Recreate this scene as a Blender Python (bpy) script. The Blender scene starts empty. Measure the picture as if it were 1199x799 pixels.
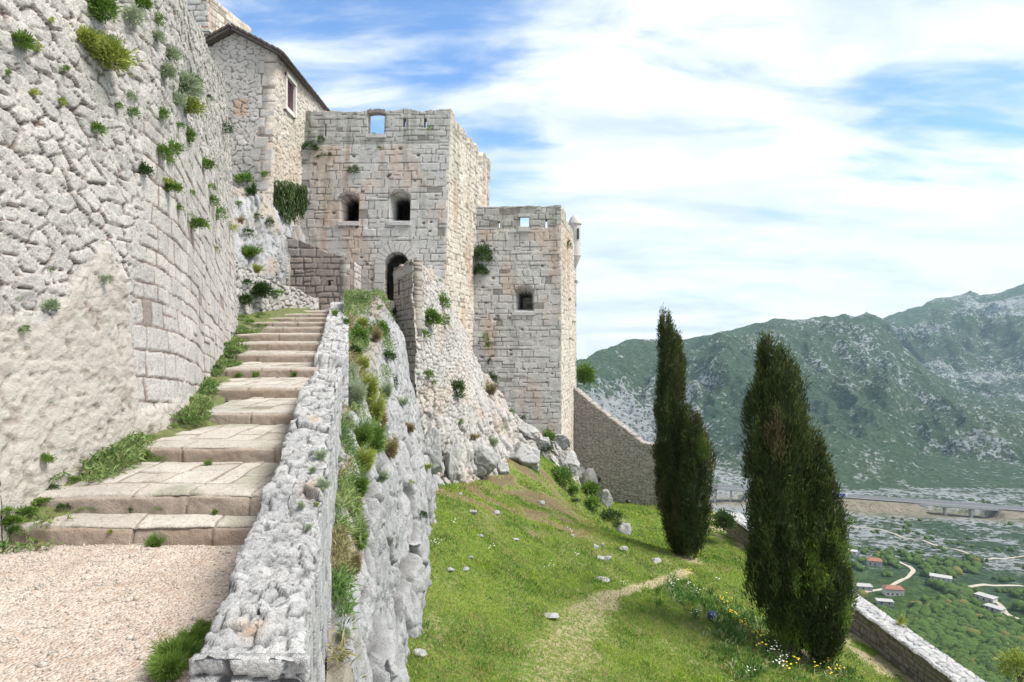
import bpy, math, random
import numpy as np
from mathutils import Vector
from mathutils.bvhtree import BVHTree
C = bpy.context.scene.collection
R = math.radians
# ---------------------------------------------------------------- camera, sky, sun, exposure
cam_d = bpy.data.cameras.new('camera'); cam = bpy.data.objects.new('camera', cam_d); C.objects.link(cam)
cam_d.lens = 24; cam_d.sensor_width = 36; cam_d.clip_start = .05; cam_d.clip_end = 30000
cam.location = (0, 0, 0); cam.rotation_euler = (R(90), 0, 0)
bpy.context.scene.camera = cam
SUN_AZ = 108   # compass degrees from +Y towards +X
SUN_EL = 54
w = bpy.data.worlds.new('World'); bpy.context.scene.world = w; w.use_nodes = True
nt = w.node_tree; N = nt.nodes; L = nt.links; N.clear()
def nd(t, **k):
    n = N.new(t)
    for a, b in k.items(): setattr(n, a, b)
    return n
out = nd('ShaderNodeOutputWorld'); bg = nd('ShaderNodeBackground'); bg.inputs[1].default_value = .1
sky = nd('ShaderNodeTexSky', sky_type='NISHITA', sun_disc=False, sun_elevation=R(SUN_EL), sun_rotation=R(SUN_AZ))
sky.air_density = 1.0; sky.dust_density = .6; sky.ozone_density = 2.0
tc = nd('ShaderNodeTexCoord'); sep = nd('ShaderNodeSeparateXYZ'); L.new(tc.outputs['Generated'], sep.inputs[0])
def mth(op, a, b=None, c=None):
    n = nd('ShaderNodeMath', operation=op)
    for i, v in enumerate((a, b, c)):
        if v is None: continue
        if isinstance(v, (int, float)): n.inputs[i].default_value = v
        else: L.new(v, n.inputs[i])
    return n.outputs[0]
dz = mth('ADD', mth('MAXIMUM', sep.outputs[2], 0.0), .22)
cmb = nd('ShaderNodeCombineXYZ'); L.new(mth('DIVIDE', sep.outputs[0], dz), cmb.inputs[0]); L.new(mth('DIVIDE', sep.outputs[1], dz), cmb.inputs[1])
def cloudnoise(scale, rot, sx, sy, det, off, dist=0.):
    mp = nd('ShaderNodeMapping'); L.new(cmb.outputs[0], mp.inputs[0])
    mp.inputs['Rotation'].default_value = (0, 0, R(rot)); mp.inputs['Scale'].default_value = (sx, sy, 1); mp.inputs['Location'].default_value = off
    n = nd('ShaderNodeTexNoise'); n.inputs['Scale'].default_value = scale; n.inputs['Detail'].default_value = det
    n.inputs['Roughness'].default_value = .58; n.inputs['Distortion'].default_value = dist
    L.new(mp.outputs[0], n.inputs['Vector']); return n.outputs[0]
OPEN = [(-.22, .50, .24, .10), (-.02, .52, .20, .04), (.0, .235, .12, .12), (.66, .29, .16, .09), (.42, .19, .13, .07), (-.05, .34, .14, .05), (.30, .12, .16, .05)]
c1 = cloudnoise(1.0, 20, .8, 1.25, 9, (12.1, 7.7, 0), .3)
c2 = cloudnoise(3.1, -25, .7, 1.6, 10, (3.3, 12.2, 0), .5)
cv = mth('ADD', mth('MULTIPLY', c1, .5), mth('MULTIPLY', c2, .5))
lowb = nd('ShaderNodeMapRange', interpolation_type='SMOOTHSTEP'); L.new(sep.outputs[2], lowb.inputs[0]); lowb.inputs[1].default_value = .30; lowb.inputs[2].default_value = .02; lowb.inputs[3].default_value = -.012; lowb.inputs[4].default_value = .13; cv = mth('ADD', cv, lowb.outputs[0])
for (gx_, gz_, rad_, amt) in OPEN:      # openings of blue between the clouds, given as directions
    v_ = Vector((gx_, 1, gz_)).normalized(); dp = nd('ShaderNodeVectorMath', operation='DOT_PRODUCT'); nv_ = nd('ShaderNodeVectorMath', operation='NORMALIZE'); L.new(tc.outputs['Generated'], nv_.inputs[0]); L.new(nv_.outputs[0], dp.inputs[0]); dp.inputs[1].default_value = v_
    g_ = nd('ShaderNodeMapRange', interpolation_type='SMOOTHSTEP'); L.new(dp.outputs['Value'], g_.inputs[0]); g_.inputs[1].default_value = math.cos(rad_); g_.inputs[2].default_value = 1.; g_.inputs[3].default_value = 0; g_.inputs[4].default_value = amt
    cv = mth('SUBTRACT', cv, g_.outputs[0])
rmp = nd('ShaderNodeMapRange', interpolation_type='SMOOTHSTEP'); L.new(cv, rmp.inputs[0])
rmp.inputs[1].default_value = .31; rmp.inputs[2].default_value = .50
c3 = cloudnoise(1.9, 10, .8, 1.3, 9, (1.3, 8.2, 0), .3)
shade = nd('ShaderNodeMapRange'); L.new(c3, shade.inputs[0]); shade.inputs[1].default_value = .36; shade.inputs[2].default_value = .56
cc = nd('ShaderNodeMix', data_type='RGBA'); L.new(shade.outputs[0], cc.inputs[0])
cc.inputs[6].default_value = (2.75, 3.1, 3.4, 1); cc.inputs[7].default_value = (3.95, 4.05, 4.1, 1)
skm = nd('ShaderNodeVectorMath', operation='MULTIPLY'); L.new(sky.outputs[0], skm.inputs[0]); skm.inputs[1].default_value = (.50, .66, .80)
mx = nd('ShaderNodeMix', data_type='RGBA'); L.new(mth('MULTIPLY', rmp.outputs[0], .94), mx.inputs[0])
L.new(skm.outputs[0], mx.inputs[6]); L.new(cc.outputs[2], mx.inputs[7])
L.new(mx.outputs[2], bg.inputs[0]); L.new(bg.outputs[0], out.inputs[0])
sd = bpy.data.lights.new('sun', 'SUN'); sun = bpy.data.objects.new('sun', sd); C.objects.link(sun)
sd.energy = 2.3; sd.angle = R(24); sd.color = (1, .95, .87)
saz, sel = R(SUN_AZ), R(SUN_EL)
sv = Vector((math.sin(saz)*math.cos(sel), math.cos(saz)*math.cos(sel), math.sin(sel)))
sun.rotation_euler = (-sv).to_track_quat('-Z', 'Y').to_euler()
V_ = bpy.context.scene.view_settings
bpy.context.scene.display_settings.display_device = 'sRGB'
V_.view_transform = 'Standard'; V_.look = 'None'; V_.gamma = 1; V_.use_curve_mapping = False; V_.exposure = 1.6
bpy.context.scene.cycles.max_bounces = 6
bpy.context.scene.cycles.volume_bounces = 0
# ---------------------------------------------------------------- numeric helpers
def hsh(ix, iy, iz, seed):
    h = (ix.astype(np.int64)*374761393 + iy.astype(np.int64)*668265263 + iz.astype(np.int64)*2147483647 + seed*974634777) & 0xffffffff
    h = ((h ^ (h >> 13))*1274126177) & 0xffffffff
    h = ((h ^ (h >> 16))*2246822519) & 0xffffffff
    return ((h ^ (h >> 15)) & 0xffffff)/float(0xffffff)
def vn(x, y, z=0., seed=0):
    x, y, z = np.broadcast_arrays(np.asarray(x, float), np.asarray(y, float), np.asarray(z, float))
    xi, yi, zi = np.floor(x), np.floor(y), np.floor(z); fx, fy, fz = x-xi, y-yi, z-zi
    fx = fx*fx*(3-2*fx); fy = fy*fy*(3-2*fy); fz = fz*fz*(3-2*fz); r = 0
    flat = not np.any(zi) and not np.any(fz)
    for c in ((0,) if flat else (0, 1)):
        wz = 1 if flat else (fz if c else 1-fz)
        for b in (0, 1):
            wy = fy if b else 1-fy
            for a in (0, 1):
                wx = fx if a else 1-fx
                r = r + hsh(xi+a, yi+b, zi+c, seed)*wx*wy*wz
    return r*2-1
def fbm(x, y, z=0., o=4, seed=0, g=.5):
    r = 0; a = 1; t = 0
    for i in range(o):
        r = r + a*vn(np.asarray(x)*2**i+i*17.3, np.asarray(y)*2**i+i*9.1, np.asarray(z)*2**i, seed+i); t += a; a *= g
    return r/t
def ss(a, b, x): 
    t = np.clip((x-a)/(b-a), 0, 1); return t*t*(3-2*t)
def lerp(a, b, t): return a+(b-a)*t
def voro(x, y, seed, jit=.9):
    xi, yi = np.floor(x), np.floor(y); f1 = np.full(x.shape, 9.); f2 = np.full(x.shape, 9.); idd = np.zeros(x.shape); px = np.zeros(x.shape); py = np.zeros(x.shape)
    for b in (-1, 0, 1):
        for a in (-1, 0, 1):
            cx, cy = xi+a, yi+b
            jx = cx+.5+jit*(hsh(cx, cy, cx*0, seed)-.5); jy = cy+.5+jit*(hsh(cx, cy, cx*0, seed+1)-.5)
            d = np.hypot(jx-x, jy-y); near = d < f1
            f2 = np.where(near, f1, np.minimum(f2, d)); f1 = np.where(near, d, f1)
            idd = np.where(near, hsh(cx, cy, cx*0, seed+2), idd); px = np.where(near, jx, px); py = np.where(near, jy, py)
    return f1, f2, idd, px, py
# masonry patterns: (s along the wall, h up) in metres -> displacement, tint, stone mask
def ashlar(s, h, seed, ch=(.2, .36), bl=(.28, .7), joint=.02, wob=.03, depth=.025, jut=.015, rough=.012):
    rng = np.random.RandomState(seed)
    s2 = s+wob*fbm(s*1.7, h*1.7, 0, 3, seed); h2 = h+wob*fbm(s*1.1, h*1.1, 3.3, 3, seed+5)
    hb = [h2.min()-.3]
    while hb[-1] < h2.max()+.3: hb.append(hb[-1]+rng.uniform(*ch))
    hb = np.array(hb); ri = np.clip(np.searchsorted(hb, h2)-1, 0, len(hb)-2)
    dh = np.minimum(h2-hb[ri], hb[ri+1]-h2); ds = np.zeros(s.shape); idd = np.zeros(s.shape)
    s0, s1 = s2.min()-1, s2.max()+1
    for r in range(len(hb)-1):
        m = ri == r
        if not m.any(): continue
        n = int((s1-s0)/bl[0])+2; bb = s0+np.cumsum(rng.uniform(bl[0], bl[1], n))-bl[1]
        k = np.clip(np.searchsorted(bb, s2[m])-1, 0, n-2); v = s2[m]
        ds[m] = np.minimum(v-bb[k], bb[k+1]-v); q = hsh(k, k*0+r, k*0, seed); wk = bb[k+1]-bb[k]; hh = h2[m]; hm = hb[r]+(hb[r+1]-hb[r])*(.35+.3*hsh(k, k*0+r, k*0, seed+2)); vm_ = bb[k]+wk*(.35+.3*hsh(k, k*0+r, k*0, seed+3))
        sp = (q > .55) & (q < .72) & (wk > (bl[0]+bl[1])*.4); sph = (q > .72) & (q < .86) & (hb[r+1]-hb[r] > (ch[0]+ch[1])*.45)
        ds[m] = np.where(sp, np.minimum(ds[m], np.abs(v-vm_)), ds[m]); dh[m] = np.where(sph, np.minimum(dh[m], np.abs(hh-hm)), dh[m])
        q = np.where(sp & (v > vm_), (q*7.7) % 1, q); idd[m] = np.where(sph & (hh > hm), (q*5.3) % 1, q)
    ds = np.maximum(ds, 1e-4); dh = np.maximum(dh, 1e-4)
    d = (ds**-5+dh**-5)**(-1/5.) + .55*joint*fbm(s*12, h*12, 0, 3, seed+9)+.5*joint*ss(.05, .4, fbm(s*1.3, h*1.3, 2, 3, seed+8))
    st = ss(joint*.35, joint*1.3, d)
    st = np.where((idd > .965), st*.35, st)
    disp = -depth*(1-st) + jut*(hsh((idd*9999).astype(int), ri*0, ri*0, 7)-.5)*2*st + rough*fbm(s*5, h*5, 1.7, 4, seed+11)
    return disp, idd, st
def rubble(s, h, seed, sx=.34, sy=.2, joint=.1, depth=.05, jut=.03, rough=.02, jit=.85):
    a = s+.06*fbm(s*3, h*3, 0, 3, seed+3); b = h+.05*fbm(s*3, h*3, 5., 3, seed+4)
    yy = b/sy; row = np.floor(yy)
    f1, f2, idd, px, py = voro(a/sx+.5*(vn(row*.0, b*0.7, 0, seed)), yy, seed, jit)
    e = (f2-f1)+.10*fbm(s*13, h*13, 0, 3, seed)
    st = ss(joint*.25, joint*.95, e)
    tilt = (a/sx-px)*(hsh((idd*9999).astype(int), row*0, row*0, 3)-.5)+(yy-py)*(hsh((idd*9999).astype(int), row*0, row*0, 4)-.5)
    disp = -depth*(1-st)+jut*((hsh((idd*9999).astype(int), row*0, row*0, 5)-.5)*1.6+.9*tilt)*st+rough*fbm(s*7, h*7, 2., 4, seed+6)
    return disp, idd, st
def pack(tint, stone, stain_shade=0., moss=0.):
    tint = np.asarray(tint); r = np.zeros(tint.shape+(4,), np.float32)
    r[..., 0] = tint; r[..., 1] = stone; r[..., 2] = stain_shade; r[..., 3] = moss; return r
# ---------------------------------------------------------------- mesh helpers
SOLID = []
def mesh(name, V, F, mat, attr=None, parent=None, origin=None, smooth=True, solid=False):
    """V (n,3) world coordinates, F (m,k) one face size, or a list of such arrays"""
    V = np.asarray(V, np.float64).reshape(-1, 3)
    Fs = F if isinstance(F, list) and isinstance(F[0], np.ndarray) else [F]
    Fs = [np.asarray(f, np.int64) for f in Fs if len(f)]
    if solid: SOLID.append((V, Fs))
    if parent is not None: o0 = np.array(parent['_org'])
    elif origin is not None: o0 = np.array(origin, float)
    else: o0 = np.array([(V[:, 0].min()+V[:, 0].max())/2, (V[:, 1].min()+V[:, 1].max())/2, V[:, 2].min()])
    me = bpy.data.meshes.new(name)
    me.vertices.add(len(V)); me.vertices.foreach_set('co', (V-o0).astype(np.float32).ravel())
    nl = sum(f.size for f in Fs); npoly = sum(len(f) for f in Fs)
    me.loops.add(nl); me.loops.foreach_set('vertex_index', np.concatenate([f.ravel() for f in Fs]).astype(np.int32))
    me.polygons.add(npoly)
    tot = np.concatenate([np.full(len(f), f.shape[1]) for f in Fs]); st = np.concatenate([[0], np.cumsum(tot)[:-1]])
    me.polygons.foreach_set('loop_start', st.astype(np.int32)); me.polygons.foreach_set('loop_total', tot.astype(np.int32))
    me.polygons.foreach_set('use_smooth', np.full(npoly, bool(smooth)))
    if attr is not None:
        a = me.attributes.new('m', 'FLOAT_COLOR', 'POINT'); a.data.foreach_set('color', np.asarray(attr, np.float32).reshape(-1))
    me.update(calc_edges=True); me.materials.append(mat)
    o = bpy.data.objects.new(name, me); C.objects.link(o)
    if parent is not None: o.parent = parent
    else: o.location = o0
    o['_org'] = [float(v) for v in o0]
    return o
def tag(o, label, cat, group=None, kind=None):
    if label: o['label'] = label
    if cat: o['category'] = cat
    if group: o['group'] = group
    if kind: o['kind'] = kind
    return o
def struct(o): o['kind'] = 'structure'; return o
def thing(name, loc, label, cat, group=None):
    o = bpy.data.objects.new(name, None); C.objects.link(o); o.location = loc; o['_org'] = [float(v) for v in loc]; o.empty_display_size = .2
    return tag(o, label, cat, group)
def gridf(nv, nu, mask=None, flip=False):
    i = np.arange(nv-1)[:, None]*nu+np.arange(nu-1)[None]
    f = np.stack([i, i+1, i+nu+1, i+nu], -1)
    if flip: f = f[..., ::-1]
    return f[mask] if mask is not None else f.reshape(-1, 4)
def normals(P, flip=False):
    n = np.cross(np.gradient(P, axis=1), np.gradient(P, axis=0)); n /= np.linalg.norm(n, axis=-1, keepdims=True)+1e-9
    return -n if flip else n
def slab(name, P0, d, W, z0, zt, thick, res, pat, mat, parent=None, holes=(), top=None, bot=None, shear=0., shz=0., solid=True, edge=True, label=None):
    """thick wall standing on the ground line P0 + d*s; front face looks to (dy,-dx). pat(S,H)->disp,attr"""
    d = np.array(d, float); d /= np.linalg.norm(d); n = np.array([d[1], -d[0]])
    nu = int(W/res)+2; nv = int((zt-z0)/res)+2
    S, H = np.meshgrid(np.linspace(0, W, nu), np.linspace(z0, zt, nv))
    Hp = H.copy()
    mask = np.ones((nv-1, nu-1), bool); cs = (S[:-1, :-1]+S[1:, 1:])/2; chh = (H[:-1, :-1]+H[1:, 1:])/2
    if top is not None:
        T = top(S); Hp = np.minimum(Hp, T); mask &= H[:-1, :-1] < top(cs)-res*.15
    if bot is not None:
        B = bot(S); Hp = np.maximum(Hp, B); mask &= H[1:, 1:] > bot(cs)+res*.15
    disp, at = pat(S, Hp)
    if edge: disp = disp*ss(0, .06, np.minimum(S, W-S))
    back_s = S.copy(); back_h = Hp.copy(); back_t = np.full(S.shape, float(thick))
    for hl in holes:
        ins = hl['f'](cs, chh); mask &= ~ins
        # vertices touching the hole
        vm = np.zeros(S.shape, bool); vm[:-1, :-1] |= ins; vm[1:, 1:] |= ins; vm[1:, :-1] |= ins; vm[:-1, 1:] |= ins
        k = hl.get('shrink', 1.); c = hl['c']
        back_s[vm] = c[0]+(S[vm]-c[0])*k+hl.get('ds', 0); back_h[vm] = c[1]+(Hp[vm]-c[1])*k+hl.get('dh', 0); back_t[vm] = hl.get('depth', thick)
        disp = np.where(vm, disp*.3, disp)
    sh = shear*(Hp-shz)
    F3 = np.stack([P0[0]+d[0]*S+n[0]*disp+sh, P0[1]+d[1]*S+n[1]*disp, Hp], -1)
    shb = shear*(back_h-shz)
    B3 = np.stack([P0[0]+d[0]*back_s-n[0]*back_t+shb, P0[1]+d[1]*back_s-n[1]*back_t, back_h], -1)
    nn = nu*nv; idx = np.arange(nn).reshape(nv, nu)
    F = [gridf(nv, nu, mask), gridf(nv, nu, mask, True)+nn]
    M = np.pad(mask, 1)
    # horizontal edges between cell row r-1 and r
    up = M[1:, 1:-1] & ~M[:-1, 1:-1]; r, c = np.nonzero(up[:nv]); a, b = idx[r, c], idx[r, c+1]; F.append(np.stack([b, a, a+nn, b+nn], -1))
    dn = ~M[1:, 1:-1] & M[:-1, 1:-1]; r, c = np.nonzero(dn[:nv]); a, b = idx[r, c], idx[r, c+1]; F.append(np.stack([a, b, b+nn, a+nn], -1))
    lf = M[1:-1, 1:] & ~M[1:-1, :-1]; r, c = np.nonzero(lf[:, :nu]); a, b = idx[r, c], idx[r+1, c]; F.append(np.stack([a, b, b+nn, a+nn], -1))
    rg = ~M[1:-1, 1:] & M[1:-1, :-1]; r, c = np.nonzero(rg[:, :nu]); a, b = idx[r, c], idx[r+1, c]; F.append(np.stack([b, a, a+nn, b+nn], -1))
    V = np.concatenate([F3.reshape(-1, 3), B3.reshape(-1, 3)]); A = np.concatenate([at.reshape(-1, 4)]*2)
    F = np.concatenate([f for f in F if len(f)])
    used = np.zeros(len(V), bool); used[F.ravel()] = True; mp = np.cumsum(used)-1
    o = mesh(name, V[used], mp[F], mat, A[used], parent, solid=solid)
    return o
def box_v(x0, x1, y0, y1, z0, z1):
    V = np.array([(x, y, z) for z in (z0, z1) for y in (y0, y1) for x in (x0, x1)], float)
    F = np.array([(0, 2, 3, 1), (4, 5, 7, 6), (0, 1, 5, 4), (2, 6, 7, 3), (0, 4, 6, 2), (1, 3, 7, 5)])
    return V, F
class MB:
    """collects plain boxes / bars into one mesh"""
    def __init__(s): s.V = []; s.F = []; s.n = 0
    def add(s, V, F): s.V.append(np.asarray(V, float)); s.F.append(np.asarray(F)+s.n); s.n += len(V); return s
    def obox(s, p, u, v, w_):
        """box centred at p with half-axes u, v, w_ (vectors)"""
        p, u, v, w_ = map(lambda q: np.asarray(q, float), (p, u, v, w_)); V, F = box_v(-1, 1, -1, 1, -1, 1)
        if np.dot(np.cross(u, v), w_) < 0: F = F[:, ::-1]
        return s.add(p+V[:, :1]*u+V[:, 1:2]*v+V[:, 2:]*w_, F)
    def tube(s, p, q, r0, r1, n=8):
        p, q = np.asarray(p, float), np.asarray(q, float); ax = q-p; ax = ax/np.linalg.norm(ax)
        a = np.cross(ax, (0, 0, 1) if abs(ax[2]) < .9 else (1, 0, 0)); a /= np.linalg.norm(a); b = np.cross(ax, a)
        t = np.arange(n)*2*math.pi/n; c = np.cos(t)[:, None]*a+np.sin(t)[:, None]*b
        V = np.concatenate([p+c*r0, q+c*r1]); i = np.arange(n); j = (i+1) % n
        return s.add(V, np.stack([i, j, j+n, i+n], -1))
    def build(s, name, mat, parent=None, smooth=False, **k):
        V = np.concatenate(s.V); return mesh(name, V, list(s.F), mat, pack(np.full(len(V), .5), 1.), parent, smooth=smooth, **k)
def ico(sub):
    import bmesh
    bm = bmesh.new(); bmesh.ops.create_icosphere(bm, subdivisions=sub, radius=1)
    V = np.array([v.co[:] for v in bm.verts]); F = np.array([[v.index for v in f.verts] for f in bm.faces]); bm.free(); return V, F
ICO = {k: ico(k) for k in (1, 2, 3, 4, 5)}
# ---------------------------------------------------------------- materials
def newmat(name):
    m = bpy.data.materials.new(name); m.use_nodes = True; t = m.node_tree; t.nodes.clear(); return m, t
class NT:
    def __init__(s, t): s.t = t
    def n(s, ty, **k):
        n = s.t.nodes.new(ty)
        for a, b in k.items(): setattr(n, a, b)
        return n
    def l(s, a, b): s.t.links.new(a, b)
    def put(s, inp, v):
        if hasattr(v, 'links') or isinstance(v, bpy.types.NodeSocket): s.l(v, inp)
        else: inp.default_value = v if isinstance(v, (int, float)) else (tuple(v)+(1,) if len(v) == 3 and len(inp.default_value) == 4 else v)
    def mix(s, f, a, b, mode='MIX'):
        n = s.n('ShaderNodeMix', data_type='RGBA', blend_type=mode); s.put(n.inputs[0], f); s.put(n.inputs[6], a); s.put(n.inputs[7], b); return n.outputs[2]
    def noise(s, scale, det=4, vec=None, rough=.55, dist=0.):
        n = s.n('ShaderNodeTexNoise'); n.inputs['Scale'].default_value = scale; n.inputs['Detail'].default_value = det; n.inputs['Roughness'].default_value = rough; n.inputs['Distortion'].default_value = dist
        if vec is not None: s.l(vec, n.inputs['Vector'])
        return n.outputs[0]
    def rng(s, v, a, b, c=0., d=1., smooth=False):
        n = s.n('ShaderNodeMapRange'); 
        if smooth: n.interpolation_type = 'SMOOTHSTEP'
        s.put(n.inputs[0], v)
        for i, q in enumerate((a, b, c, d)): n.inputs[i+1].default_value = q
        return n.outputs[0]
    def math(s, op, a, b=0.):
        n = s.n('ShaderNodeMath', operation=op); s.put(n.inputs[0], a); s.put(n.inputs[1], b); return n.outputs[0]
    def attr(s, nm='m'):
        a = s.n('ShaderNodeAttribute', attribute_name=nm); q = s.n('ShaderNodeSeparateColor'); s.l(a.outputs['Color'], q.inputs[0])
        return q.outputs[0], q.outputs[1], q.outputs[2], a.outputs['Alpha']
    def bump(s, h, dist, strength=1., nrm=None):
        b = s.n('ShaderNodeBump'); b.inputs['Distance'].default_value = dist; b.inputs['Strength'].default_value = strength; s.l(h, b.inputs['Height'])
        if nrm is not None: s.l(nrm, b.inputs['Normal'])
        return b.outputs[0]
def world_vec(k):
    g = k.n('ShaderNodeNewGeometry'); return g.outputs['Position']
def stone(name, A, B, mortar, stain_shade=(.42, .27, .18), moss=(.12, .13, .09), grey=(.3, .3, .3), gamt=.35, sc=1., bd=.012, dark=.5):
    """A/B block colours, grey = weathering film; everything varies with noise"""
    m, t = newmat(name); k = NT(t); P = world_vec(k); r, g, b, a = k.attr()
    n1 = k.noise(1.1*sc, 6, P); n2 = k.noise(7*sc, 6, P, .62); n3 = k.noise(42*sc, 4, P, .7)
    tt = k.math('ADD', k.math('MULTIPLY', r, .75), k.math('MULTIPLY', n2, .35))
    c = k.mix(tt, A, B)
    c = k.mix(k.math('MULTIPLY', k.rng(n1, .4, .68, 0, 1, True), gamt), c, grey)
    c = k.mix(k.math('MULTIPLY', k.rng(n2, .54, .72, 0, 1, True), gamt*.9), c, tuple(v*dark for v in A))
    c = k.mix(k.math('MULTIPLY', k.rng(n2, .32, .2, 0, 1, True), .6), c, tuple(min(.85, v*1.35) for v in A))
    c = k.mix(k.rng(n3, .42, .68, 0, .5), c, tuple(v*.38 for v in B))
    n4 = k.noise(16*sc, 5, P, .75); c = k.mix(k.rng(n4, .55, .64, 0, .55, True), c, tuple(v*.42 for v in B)); c = k.mix(k.rng(n4, .42, .30, 0, .5, True), c, tuple(min(.8, v*1.3) for v in A))
    c = k.mix(b, c, stain_shade); c = k.mix(a, c, moss)
    c = k.mix(g, k.mix(n2, mortar, tuple(v*.6 for v in mortar)), c)
    bs = k.n('ShaderNodeBsdfPrincipled'); k.l(c, bs.inputs['Base Color']); bs.inputs['Roughness'].default_value = .92
    bs.inputs['Specular IOR Level'].default_value = .25
    h = k.math('ADD', k.math('MULTIPLY', n2, .8), k.math('ADD', k.math('MULTIPLY', n3, .45), k.math('MULTIPLY', n4, .5)))
    k.l(k.bump(h, bd*2.2), bs.inputs['Normal']); o = k.n('ShaderNodeOutputMaterial'); k.l(bs.outputs[0], o.inputs[0]); return m
def leafmat(name, A, B, tr=.25, rough=.65, dry=None):
    m, t = newmat(name); k = NT(t); r, g, b, a = k.attr()
    c = k.mix(r, A, B)
    if dry: c = k.mix(g, c, dry)
    c = k.mix(b, c, (.15, .10, .06))
    bs = k.n('ShaderNodeBsdfPrincipled'); k.l(c, bs.inputs['Base Color']); bs.inputs['Roughness'].default_value = rough; bs.inputs['Specular IOR Level'].default_value = .3
    tl = k.n('ShaderNodeBsdfTranslucent'); k.l(c, tl.inputs[0]); mxs = k.n('ShaderNodeMixShader'); mxs.inputs[0].default_value = tr
    k.l(bs.outputs[0], mxs.inputs[1]); k.l(tl.outputs[0], mxs.inputs[2]); o = k.n('ShaderNodeOutputMaterial'); k.l(mxs.outputs[0], o.inputs[0]); return m
def plain(name, A, rough=.8, var=.3, sc=6., bd=.01, metal=0.):
    m, t = newmat(name); k = NT(t); P = world_vec(k); n = k.noise(sc, 5, P)
    c = k.mix(k.rng(n, .35, .7, 0, 1), A, tuple(v*(1-var) for v in A)); bs = k.n('ShaderNodeBsdfPrincipled'); k.l(c, bs.inputs['Base Color'])
    bs.inputs['Roughness'].default_value = rough; bs.inputs['Metallic'].default_value = metal; k.l(k.bump(n, bd), bs.inputs['Normal'])
    o = k.n('ShaderNodeOutputMaterial'); k.l(bs.outputs[0], o.inputs[0]); return m
M = {}
M['ashlar'] = stone('grey limestone ashlar', (.61, .595, .565), (.47, .455, .44), (.19, .17, .15), stain_shade=(.47, .33, .24), grey=(.36, .36, .365), gamt=.4)
M['sunlit'] = stone('warm limestone ashlar', (.64, .59, .52), (.52, .465, .40), (.22, .18, .15), grey=(.42, .40, .38), gamt=.3)  # lighter, warmer limestone copy that paints sunlight on the right-hand walls
M['leftwall'] = stone('old rubble limestone', (.57, .54, .50), (.39, .375, .35), (.22, .165, .13), stain_shade=(.40, .375, .335), grey=(.36, .36, .36), gamt=.4, bd=.014)
M['brown'] = stone('brown limestone', (.33, .30, .275), (.24, .215, .20), (.15, .13, .12), grey=(.27, .27, .27), gamt=.35)  # brown-grey masonry colour of the ramp wall, terrace wall and lintels
M['pale'] = stone('pale rubble limestone', (.52, .505, .475), (.38, .37, .355), (.16, .145, .12), grey=(.4, .39, .38))
M['parapet'] = stone('weathered parapet limestone', (.62, .615, .605), (.45, .45, .455), (.17, .17, .175), stain_shade=(.50, .38, .28), grey=(.30, .31, .325), gamt=.55, sc=1.6, bd=.02, dark=.42)
M['rock'] = stone('grey karst rock', (.44, .44, .44), (.30, .305, .315), (.15, .145, .14), stain_shade=(.33, .28, .22), grey=(.30, .31, .325), gamt=.5, bd=.02)
M['step'] = stone('worn limestone step', (.54, .50, .455), (.40, .36, .32), (.22, .18, .14), stain_shade=(.27, .21, .165), moss=(.1, .13, .05), grey=(.33, .31, .29), gamt=.5, sc=1.4, bd=.008)  # third attribute colour is the dark brown painting shade on the risers
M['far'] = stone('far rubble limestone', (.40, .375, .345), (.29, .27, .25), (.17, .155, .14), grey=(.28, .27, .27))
M['g_mid'] = leafmat('green leaves', (.07, .145, .028), (.18, .285, .05))
M['g_dark'] = leafmat('dark green leaves', (.030, .065, .018), (.075, .125, .030))
M['g_yel'] = leafmat('yellow green leaves', (.19, .25, .05), (.38, .42, .09))
M['g_sil'] = leafmat('silver green leaves', (.26, .32, .20), (.42, .47, .34))
M['g_dry'] = leafmat('dry stems', (.24, .20, .10), (.34, .28, .15))
M['cyp'] = leafmat('cypress foliage', (.022, .034, .010), (.095, .125, .028), tr=.15, dry=(.17, .26, .04))  # dry is the lighter green painted on the sunward right sides
M['bark'] = plain('bark', (.13, .10, .075), .95, .4, 20, .02)
# ================================================================ FAR TERRAIN
def smax(a, b, k): 
    h = np.clip(.5+.5*(a-b)/k, 0, 1); return b*(1-h)+a*h+k*h*(1-h)
PX = lambda px: (np.asarray(px, float)-599.5)/800.
EL = lambda py: (399.5-np.asarray(py, float))/800.
def at(px, py, Y): return np.array([PX(px)*Y, Y, EL(py)*Y])
R1 = np.array([(-900, 470, 1500), (300, 450, 1500), (600, 432, 1550), (682, 421, 1600), (700, 411, 1650), (741, 397, 1750), (808, 396, 1850), (862, 385, 1950), (907, 374, 2000), (939, 374, 2020), (975, 370, 2080), (990, 366, 2100), (1000, 371, 2100), (1015, 364, 2120), (1030, 372, 2080), (1042, 378, 2060), (1055, 403, 2000), (1083, 430, 1900), (1110, 448, 1800), (1155, 480, 1650), (1199, 500, 1520), (1320, 545, 1350), (1800, 560, 1300)], float)
R2 = np.array([(-900, 500, 3000), (800, 470, 3000), (1000, 390, 3000), (1042, 369, 3050), (1065, 361, 3100), (1080, 358, 3100), (1096, 349, 3150), (1114, 348, 3150), (1137, 341, 3200), (1148, 346, 3200), (1159, 344, 3200), (1175, 342, 3200), (1199, 332, 3250), (1260, 322, 3300), (1500, 330, 3300), (2200, 380, 3300)], float)
ROAD0, ROAD1, ROADZ = np.array([269., 915.]), np.array([592., 790.]), -195.
rd = (ROAD1-ROAD0); RL = np.linalg.norm(rd); rd /= RL; rn_ = np.array([-rd[1], rd[0]])
def road_st(X, Y):
    return (X-ROAD0[0])*rd[0]+(Y-ROAD0[1])*rd[1], (X-ROAD0[0])*rn_[0]+(Y-ROAD0[1])*rn_[1]
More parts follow.
